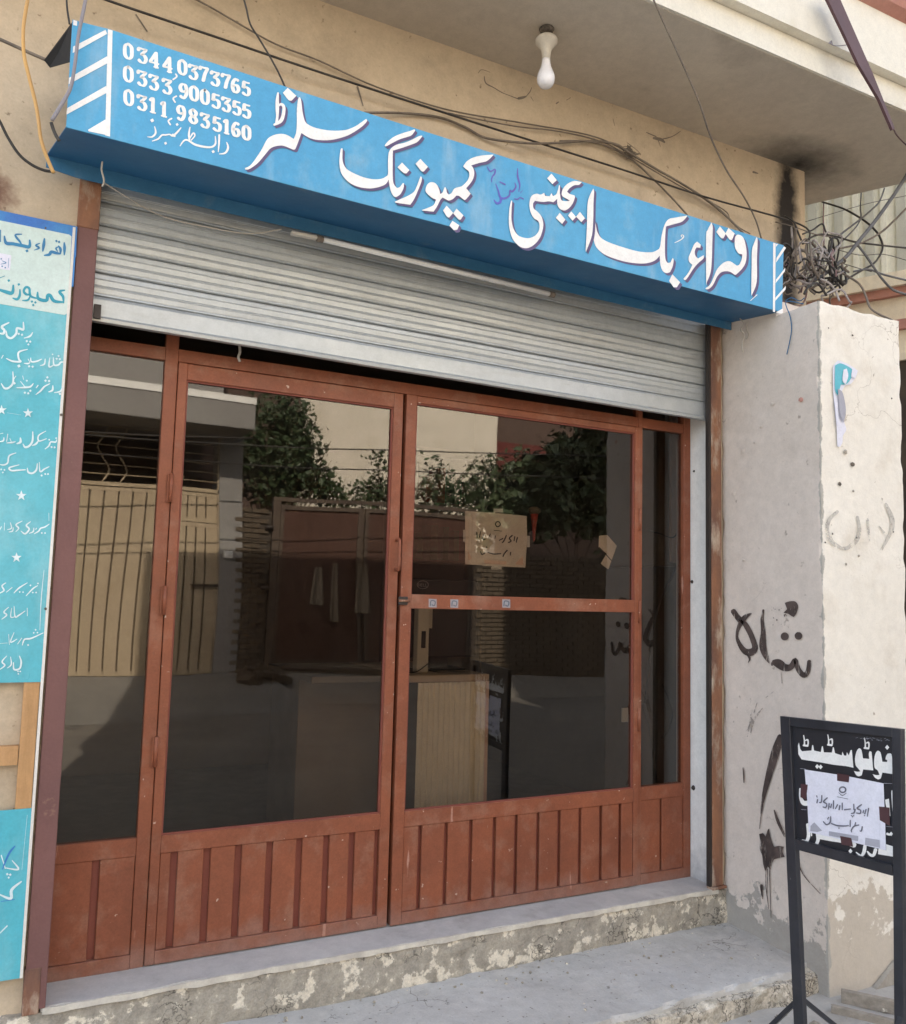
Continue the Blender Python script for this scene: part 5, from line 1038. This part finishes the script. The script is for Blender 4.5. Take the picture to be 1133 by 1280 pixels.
bx('housing', 'plastic_black', MN, .33, .74, .70, .74, .95, 1.33, .006); bx('stand', 'plastic_black', MN, .50, .60, .74, .80, .883, 1.1, .003); bx('base', 'plastic_black', MN, .42, .68, .70, .86, .8845, .894, .002)
ml = lambda u, v, l: at(u, v, Y=.70-l)
q = Ink(ml, .001); O, S = (480, 480), 2.8325
q.stroke([(138+20*math.cos(a), 711+14*math.sin(a), 2.2) for a in [i*math.pi/8 for i in range(17)]], O, S, sm=1)
for P in ([(122, 707), (122, 716)], [(122, 707), (128, 709), (128, 714), (122, 716)], [(131, 707), (131, 717)], [(131, 707), (136, 708)], [(131, 712), (136, 712)], [(131, 717), (136, 717)], [(140, 707), (140, 717), (145, 717)], [(148, 707), (148, 717), (153, 717)]): q.stroke([(*p, 1.8) for p in P], O, S, sm=1)
q.build('logo', 'sticker', MN)
t = thing('computer_speaker', 'slim cream speaker tower standing on the counter before the monitor', 'speaker', (.42, .66, .882))
bx('case', 'plastic_cream', t, .375, .435, .62, .67, .8845, 1.24, .004); bx('grille', 'plastic_black', t, .393, .415, .6165, .6195, 1.0, 1.08, 0)
t = thing('paper_slip', 'cream paper slip propped against the monitor beside the speaker', 'paper', (.46, .69, 1.1)); bx('sheet', 'plastic_cream', t, .445, .485, .694, .696, 1.09, 1.23, 0)
q = MB(); q.tube([(.28, .64, .885), (.36, .60, .89), (.43, .60, .93), (.46, .62, .89), (.62, .60, .888)], .003, 5, 4); tag(q.build('cable', 'cable_black'), 'black computer cable lying on the counter top', 'cable')
# cupboard and shelf on the right
bx_ = thing('wall_cupboard', 'brown wall cupboard inside, seen through the right side window', 'cupboard', (2.0, .9, 1.5))
bx('door', 'cupboard', bx_, 1.93, 2.058, .62, .64, 1.47, 2.5, .002); bx('carcass', 'counter_brown', bx_, 1.90, 2.058, .645, 1.2, 1.45, 2.52, .002)
t = thing('wall_post', 'cream boxed post inside, at the right side window', 'post', (1.95, .4, 0)); bx('casing', 'column_cream', t, 1.90, 2.058, .30, .42, 0, 1.44, .002)
q = MB(); q.tube([at(u, v, Y=.25) for u, v in ((852, 548), (850, 620), (848, 690), (843, 715), (828, 745), (818, 780), (812, 830), (806, 880))], .006, 6, 5); tag(q.build('cable', 'cable_black'), 'thick black cable hanging inside behind the right side window', 'cable')
q = MB(); q.tube([at(u, v, Y=.2) for u, v in ((804, 880), (812, 905), (816, 930), (819, 975))], .010, 6, 5); tag(q.build('cable', 'cable_black'), 'thicker black cable low behind the right side window', 'cable')
q = MB(); q.tube([at(u, v, Y=.22) for u, v in ((828, 855), (838, 880), (841, 895), (834, 915), (827, 923))], .003, 6, 5); tag(q.build('cable', 'cable_black'), 'thin looping black wire behind the right side window', 'cable')
q = MB(); q.tube([at(u, v, Y=.25) for u, v in ((810, 663), (825, 667), (841, 672), (848, 662), (853, 635), (856, 600))], .003, 6, 5); tag(q.build('cable', 'cable_black'), 'thin black wire branching left behind the right side window', 'cable')
t = thing('wall_socket', 'small cream switch plate inside by the right door stile', 'socket', tuple(at(783, 893, Y=.3))); a = at(777, 885, Y=.3); b = at(789, 902, Y=.3)
bx('plate', 'plastic_cream', t, a.x, b.x, .29, .30, b.z, a.z, .001)
SF = thing('book_shelf', 'dark wooden shelf unit at the back of the shop', 'shelf', (1.6, 3.0, 0))
for x in (1.25, 1.98): bx('side', 'counter_brown', SF, x, x+.025, 2.9, 3.18, 0, 2.4, 0)
for z in (.6, 1.05, 1.5, 1.95, 2.38):
    bx('shelf_board', 'counter_brown', SF, 1.275, 1.98, 2.9, 3.18, z, z+.02, 0)
cn = {'book_red': 'red', 'book_green': 'green', 'book_white': 'white', 'book_orange': 'orange'}; on = ['lowest', 'middle', 'top']; od = ['leftmost', 'second', 'third', 'fourth', 'fifth']
for zi, z in enumerate((1.07, 1.52, 1.97)):
    x = 1.30
    for bi in range(5):
        th = random.uniform(.04, .07); h = random.uniform(.2, .3); m_ = random.choice(list(cn))
        o = bx('book', m_, None, x, x+th, 2.91, 3.08, z+.001, z+h, .002); tag(o, '%s book, the %s one on the %s filled board of the back shelf' % (cn[m_], od[bi], on[zi]), 'book', 'books on the back shelf'); x += th+random.uniform(.01, .08)
t = thing('wrapped_bouquet', 'pink cone-shaped packet hanging inside behind the upper right pane', 'packet', tuple(at(668, 655, Y=.5)))
c = at(668, 650, Y=.5); q = MB(); q.lathe(c, [(.0, -.11), (.006, -.10), (.013, -.02), (.020, .03), (.0, .035)], 9); q.build('cone', 'book_red', t)
q = MB(); q.lathe(c, [(.018, .028), (.034, .04), (.032, .055), (.014, .066), (0, .062)], 9); q.build('ruffle', 'counter_brown', t)

# ================================================================== ACROSS THE STREET (seen in the glass)
def mr(u, v, D): p = at(u, v, Y=D); return Vector((p.x, -D, p.z))     # point whose mirror image shows at (u, v)
DG_ = 9.0
gTL, gTR, gB = mr(100, 605, DG_), mr(275, 615, DG_), mr(265, 840, DG_)
zg0 = .10
ap = MB(); ap.add([(-5, -9.0, zg0), (1.9, -9.0, zg0), (2.3, -7.4, ZG+.004), (-5, -7.2, ZG+.004), (-5, -9.0, ZG-.1), (1.9, -9.0, ZG-.1)], [(0, 3, 2, 1), (1, 2, 5), (0, 4, 5, 1)])
tag(ap.build('ramp', 'ramp_cement'), kind='structure')
ap = MB(); ap.add([(1.9, -9.0, .10), (9.5, -9.0, -.1), (9.5, -8.2, ZG+.004), (1.9, -8.1, ZG+.004)], [(0, 3, 2, 1)]); tag(ap.build('verge', 'road'), kind='structure')
H1 = thing('grey_house', 'grey rendered house across the street with a jutting slab, seen in the glass', 'building', (-1, -9.3, 0))
xg0, xg1 = -5.0, 1.22
bx('pier', 'house_grey', H1, xg1, mr(303, 620, DG_).x+.02, -9.5, -9.0, -.3, 3.65, 0)
bx('pier', 'house_grey', H1, -5.6, xg0, -9.5, -9.0, -.3, 3.65, 0)
bx('back_wall', 'dark_opening', H1, xg0, xg1, -10.6, -10.4, -.3, 4.0, 0)
zc0, zc1 = mr(200, 512, 8.2).z, mr(200, 490, 8.2).z
xe = mr(322, 520, 8.2).x
bx('canopy', 'house_grey', H1, -5.6, xe, -9.6, -8.2, zc0-.12, zc1, .01); bx('canopy_strip', 'house_white', H1, -5.6, xe, -8.2, -8.185, zc1, zc1+.09, 0)
bx('upper_wall', 'house_grey', H1, -5.6, xe-.25, -12, -9.0, zc1+.1, 7.5, 0)
t = thing('meter_box', 'small white switch box on the grey pier across the street', 'meter box', tuple(mr(283, 693, DG_))); c = mr(283, 693, 8.99); bx('case', 'house_white', t, c.x-.06, c.x+.06, -8.995, -8.93, c.z-.05, c.z+.05, .005)
GT = thing('metal_gate', 'cream ribbed steel gate with a barred fanlight across the street, seen in the glass', 'gate', (0, -9.1, zg0))
gz1 = 2.57
def gate_leaf(x0, x1, z0, z1, step_):
    bx('panel', 'gate_groove', GT, x0, x1, -9.12, -9.10, z0, z1, 0); x = x0+.04
    while x < x1-.03:
        bx('board', 'gate_cream', GT, x, min(x+step_-.022, x1), -9.10, -9.075, z0+.06, z1-.06, 0); x += step_
    for (a, b, c, d) in ((x0, x0+.04, z0, z1), (x1-.04, x1, z0, z1), (x0+.04, x1-.04, z0, z0+.06), (x0+.04, x1-.04, z1-.06, z1)): bx('frame_bar', 'gate_cream', GT, a, b, -9.10, -9.07, c, d, 0)
gate_leaf(-3.4, -1.15, zg0, gz1, .165); gate_leaf(-1.14, .46, zg0, gz1, .165); gate_leaf(.47, 1.20, zg0, 2.14, .135); gate_leaf(.47, 1.20, 2.15, gz1, .135)
bx('head_bar', 'gate_cream', GT, -3.4, 1.22, -9.12, -9.05, gz1+.005, gz1+.055, 0)
for k in range(6):
    z = gz1+.16+k*.13; q = MB(); q.tube([(-3.4, -9.08, z), (1.2, -9.08, z)], .009, 5, 1); q.build('grille_bar', 'gate_cream', GT)
for xx in (-2.4, -2.25, -.32, -.12, .62):
    q = MB(); q.tube([(xx+.07*math.sin(i*math.pi/2), -9.085, gz1+.06+i*.155) for i in range(6)], .012, 5, 5); q.build('curved_bar', 'gate_cream', GT)
bx('latch', 'iron_dark', GT, .85, 1.22, -9.06, -9.03, 1.28, 1.31, 0); bx('stile', 'gate_cream', GT, 1.205, 1.23, -9.12, -9.05, zg0, gz1+.85, 0)
# brick wall: bricks laid one by one
BW = thing('brick_wall', 'rough brown brick boundary wall across the street, seen in the glass', 'wall', (5, -9.1, 0))
bxs, bxe = 1.55, 10.0
mrt = MB()
def wall_top(x): return 2.62-.10*max(0, x-1.6) if x < 2.1 else 1.98
gx0, gx1 = mr(341, 640, DG_).x, mr(592, 650, DG_).x
mrt.box(1.53, gx0-.03, -9.38, -9.02, -.3, 2.4); mrt.box(gx1+.08, 10, -9.38, -9.02, -.3, 1.95); mrt.box(gx0-.03, gx1+.08, -9.38, -9.02, -.3, .17)
mrt.build('mortar', 'mortar', BW)
bmm = MB().box(-.108, .108, -.02, .02, -.029, .029).mesh('brick', .004); bmm.materials.append(M['brick'])
rest = MB(); cnt = 0; spots_ = []
row = 0; z = -.20
while z < 2.5:
    x = bxs+(.115 if row % 2 else 0)
    while x < bxe:
        zt_ = 2.42 if x < gx0-.1 else 1.95
        if z < zt_ and not (gx0-.13 < x < gx1+.16 and z > .14): spots_.append((x, z))
        x += .23
    z += .072; row += 1
spots_.sort(key=lambda s: s[0])
for (x, z) in spots_:
    y = -9.012+random.uniform(-.012, .010); ang = random.uniform(-.02, .02)
    if cnt < 300:
        o = bpy.data.objects.new('brick', bmm); COL.objects.link(o); o.parent = BW; o.location = Vector((x, y, z))-Vector(BW.location); o.rotation_euler = (0, ang, random.uniform(-.02, .02)); cnt += 1
    else: rest.box(x-.106, x+.106, y-.02, y+.02, z-.028, z+.028)
tag(rest.build('brickwork', 'brick', BW), kind='stuff')
# rust-brown gate in the brick wall
RG = thing('rusty_gate', 'dark brown double steel gate set in the brick wall across the street', 'gate', (3, -9.0, .2))
zt_ = 2.50
bx('post', 'gate_frame', RG, gx0-.02, gx0+.08, -9.06, -8.98, .17, zt_+.05, 0); bx('post', 'gate_frame', RG, gx1, gx1+.08, -9.06, -8.98, .17, zt_+.05, 0)
xm = mr(462, 640, DG_).x
for (a, b) in ((gx0+.09, xm-.03), (xm+.03, gx1-.01)):
    bx('panel', 'gate_rust', RG, a+.05, b-.05, -9.03, -9.02, .25, zt_-.06, 0)
    for (p, q2, r_, s_) in ((a, a+.05, .2, zt_), (b-.05, b, .2, zt_), (a+.05, b-.05, .2, .25), (a+.05, b-.05, zt_-.06, zt_)): bx('frame_bar', 'gate_frame', RG, p, q2, -9.04, -8.99, r_, s_, 0)
bx('meeting_post', 'gate_frame', RG, xm-.035, xm+.035, -9.07, -9.041, .2, zt_, 0)
bx('threshold', 'gate_frame', RG, gx0, gx1, -9.0, -8.9, .13, .168, 0); bx('head_bar', 'gate_frame', RG, gx0-.02, gx1+.08, -9.06, -8.98, zt_+.055, zt_+.11, 0)
for (u, v) in ((335, 657), (330, 735)):
    c = mr(u, v, 8.95); q = MB(); q.tube([(c.x-.05, -8.97, c.z), (c.x+.06, -8.94, c.z)], .03, 8, 1); q.build('hinge', 'iron_dark', RG)
q = MB()
rp = random.Random(8)
for k in range(60):
    u_ = rp.uniform(300, 352); c = mr(u_, 850, 8.75); c = Vector((c.x, -8.78+rp.uniform(-.2, .3), .02+rp.uniform(-.08, .2)*(1-abs(u_-326)/30)))
    ax = Vector((rp.gauss(0, 1), rp.gauss(0, 1), rp.gauss(0, .4))).normalized(); sd = ax.cross(Vector((rp.gauss(0, 1), rp.gauss(0, 1), 1))).normalized(); q.obox(c, ax*rp.uniform(.04, .11), sd*rp.uniform(.03, .06), ax.cross(sd)*rp.uniform(.02, .04))
tag(q.build('rubble_heap', 'brick'), 'heap of broken bricks at the foot of the brick wall opposite, seen in the glass', 'rubble', None, 'stuff')
# cloths on the gate
for (u0, u1, v0, v1, lab) in ((388, 412, 710, 757, 'beige cloth hanging on the left half of the dark gate'), (416, 432, 705, 778, 'longer thin cloth hanging in the middle of the dark gate'), (448, 470, 706, 765, 'beige cloth hanging at the right of the dark gate')):
    a, b = mr(u0, v1, 8.95), mr(u1, v0, 8.95); q = MB(); n = 9
    for i in range(n+1):
        for j in (0, 1):
            k = i/n; q.v.append((a.x+(b.x-a.x)*(k if j else .3+.5*k), -8.95+.03*math.sin(k*9+j), a.z if j else b.z))
    q.v = [(x, y, z) for (x, y, z) in q.v]; q.f = [(2*i, 2*i+1, 2*i+3, 2*i+2) for i in range(n)]; q.sm = [True]*n
    tag(q.build('hanging_cloth', 'cloth'), lab, 'cloth')
# houses behind
H2 = thing('beige_house', 'tall blank beige house wall behind the brick wall across the street', 'building', (4, -14, 0))
a = mr(368, 560, 14); b = mr(626, 560, 14); bx('wall', 'house_beige', H2, a.x, b.x, -22, -14, -.3, 9.5, 0); bx('parapet', 'house_beige', H2, a.x-.05, b.x+.05, -14.1, -13.95, 9.5, 9.7, 0)
H3 = thing('dark_house', 'dark brick house with a maroon band behind the vine across the street', 'building', (10, -15, 0))
bx('wall', 'house_brick', H3, b.x+.1, 24, -23, -14.3, -.3, 8.8, 0); zz0 = mr(640, 585, 14.3).z; bx('maroon_band', 'house_maroon', H3, b.x+.12, b.x+2.9, -14.29, -14.22, zz0-.2, zz0+.55, 0)
bx('roof_slab', 'house_grey', H3, b.x, 24.2, -23, -14.1, 8.8, 9.0, 0)
H4 = thing('brown_house', 'brown house wall between the grey house and the beige one', 'building', (3, -13, 0)); c = mr(335, 500, 13); bx('wall', 'house_brick', H4, c.x-1.2, mr(367, 500, 13.5).x, -18, -13.2, -.3, 8.4, 0)
bx('coping', 'house_grey', H4, c.x-1.25, mr(367, 500, 13.5).x, -18, -13.1, 8.4, 8.5, 0)

# trees
def tree(name, label, cat, base, blobs, nleaf, size, leafm, seed):
    rnd = random.Random(seed); T = thing(name, label, cat, base); base = Vector(base)
    q = MB(); top = base+Vector((0, 0, 1.9 if name != 'tree' else .9)); q.tube([base, base+Vector((.05, .03, .5)), top], [.07, .045], 8, 3); q.build('trunk', 'bark', T)
    q = MB()
    for (c, r) in blobs:
        c = Vector(c); m_ = (top+c)/2+Vector((rnd.uniform(-.2, .2), rnd.uniform(-.1, .1), rnd.uniform(-.1, .2))); q.tube([top-Vector((0, 0, .1)), m_, c], [.03 if name == 'tree' else .012, .005], 5, 4)
        for k in range(4): e = c+Vector((rnd.uniform(-1, 1)*r[0], rnd.uniform(-1, 1)*r[1], rnd.uniform(-.4, 1.1)*r[2])); q.tube([m_, (m_+e)/2+Vector((0, 0, .08)), e], [.012, .003], 4, 3)
    q.build('branches', 'bark', T)
    L = MB(); L.nofix = True; tot = sum(r[0]*r[1]*r[2] for c, r in blobs)
    for (c, r) in blobs:
        c = Vector(c); n_ = int(nleaf*(r[0]*r[1]*r[2])/tot)
        ncl = max(6, n_//28)
        cl = []
        for k in range(ncl):
            d = Vector((rnd.gauss(0, 1), rnd.gauss(0, 1), rnd.gauss(0, 1))).normalized()*(rnd.random()**.4); cl.append(c+Vector((d.x*r[0], d.y*r[1], d.z*r[2])))
        for k in range(n_):
            p = rnd.choice(cl)+Vector((rnd.gauss(0, .10), rnd.gauss(0, .10), rnd.gauss(0, .10)))
            s = size*rnd.uniform(.4, 1.5)*(1 if rnd.random() > .3 else .6); ax = Vector((rnd.gauss(0, 1), rnd.gauss(0, 1), rnd.gauss(0, .6)-.4)).normalized(); sd = ax.cross(Vector((rnd.gauss(0, 1), rnd.gauss(0, 1), rnd.gauss(0, 1)))).normalized(); nr = ax.cross(sd)
            L.add([p, p+ax*s*.5+sd*s*.3+nr*s*.06, p+ax*s, p+ax*s*.5-sd*s*.3+nr*s*.06], [(0, 1, 2, 3)])
    tag(L.build('foliage', leafm, T), kind='stuff'); return T
def bl_(u, v, D, r): p = mr(u, v, D); return (tuple(p), r)
tree('tree', 'leafy tree behind the brick wall right of the grey house, seen in the glass', 'tree', (mr(345, 600, 10).x, -10, -.27),
     [bl_(345, 560, 10, (.55, .5, .55)), bl_(338, 600, 10, (.45, .45, .4)), bl_(365, 545, 10, (.3, .4, .6)), bl_(375, 590, 10, (.45, .4, .45)), bl_(345, 520, 10, (.3, .3, .4)), bl_(395, 610, 10, (.4, .3, .25)), bl_(430, 620, 10, (.45, .3, .16))], 8000, .095, 'leaf', 3)
tree('shrub', 'thin shrub rising over the middle of the brick wall, seen in the glass', 'shrub', (mr(480, 640, 10.2).x, -10.2, -.27),
     [bl_(480, 618, 10.2, (.35, .3, .25)), bl_(478, 590, 10.2, (.12, .1, .4)), bl_(540, 625, 10.2, (.45, .3, .25)), bl_(545, 600, 10.2, (.2, .2, .3)), bl_(585, 625, 10.2, (.5, .3, .3)), bl_(602, 600, 10.2, (.18, .2, .4)), bl_(622, 590, 10.2, (.12, .2, .3))], 3600, .085, 'leaf', 5)
tree('vine', 'large-leaved vine spilling over the right part of the brick wall, seen in the glass', 'vine', (mr(720, 660, 9.9).x, -9.9, -.27),
     [bl_(614, 655, 9.5, (.40, .25, .38)), bl_(655, 620, 9.9, (.8, .35, .5)), bl_(700, 590, 9.9, (.9, .4, .7)), bl_(750, 570, 9.9, (1.0, .4, .9)), bl_(775, 620, 9.9, (.9, .4, .8)), bl_(720, 640, 9.7, (1.2, .35, .5)), bl_(790, 670, 9.5, (.8, .3, .5)), bl_(680, 640, 9.6, (.9, .3, .3))], 9500, .17, 'leaf_pale', 9)
# street wires opposite
for i, (a, b, lab) in enumerate((((270, 577, 7.5), (900, 575, 7.5), 'upper street wire before the trees opposite, seen in the glass'), ((280, 590, 7.6), (900, 604, 7.6), 'lower street wire before the trees opposite, seen in the glass'))):
    A_, B_ = mr(*a), mr(*b); A_.x -= 6; q = MB(); q.tube([A_, (A_+B_)/2-Vector((0, 0, .12)), B_], .009, 5, 8); tag(q.build('street_wire', 'cable_black'), lab, 'wire')
# gate-side wire
A_, B_ = Vector((-6, -8, 2.95)), mr(318, 548, 8.0); q = MB(); q.tube([A_, (A_+B_)/2-Vector((0, 0, .1)), B_], .01, 5, 6); tag(q.build('street_wire', 'cable_black'), 'street wire running to the grey pier opposite, seen in the glass', 'wire')
# a few stones and scraps on the platform and ground
rs = random.Random(4)
ic = [Vector(v).normalized() for v in [(0, 1, 1.6), (0, -1, 1.6), (0, 1, -1.6), (0, -1, -1.6), (1, 1.6, 0), (-1, 1.6, 0), (1, -1.6, 0), (-1, -1.6, 0), (1.6, 0, 1), (-1.6, 0, 1), (1.6, 0, -1), (-1.6, 0, -1)]]
bmq = bmesh.new()
for k in range(150):
    if k < 70: x, y, z = rs.uniform(-1.1, 1.5), -.18-abs(rs.gauss(0, .09)), -.150
    elif k < 95: x, y, z = rs.uniform(-.4, 1.5), rs.uniform(-.60, -.2), -.150
    else: x, y, z = rs.uniform(.5, 2.1), rs.uniform(-.95, -.70), ZG+.014
    sz = rs.uniform(.0025, .008) if k < 138 else rs.uniform(.012, .026)
    vs = [bmq.verts.new(Vector((x, y, z+sz*.3))+Vector((v.x*rs.uniform(.6, 1.2), v.y*rs.uniform(.6, 1.2), v.z*rs.uniform(.4, .8)))*sz) for v in ic]
    bmesh.ops.convex_hull(bmq, input=vs)
me = bpy.data.meshes.new('plaster_crumbs'); bmq.to_mesh(me); bmq.free(); tag(link('plaster_crumbs', me, None, 'plinth'), 'loose crumbs of plaster and small stones on the platform and the ground', 'rubble', None, 'stuff')
q = MB(); q.tube([at(299, 428, Y=-.05), at(300, 440, Y=-.05), at(298, 446, Y=-.05), at(300, 452, Y=-.05)], .005, 5, 3); tag(q.build('pull_chain', 'string_pale'), 'short pale twisted cord hanging under the shutter over the left door', 'cord')
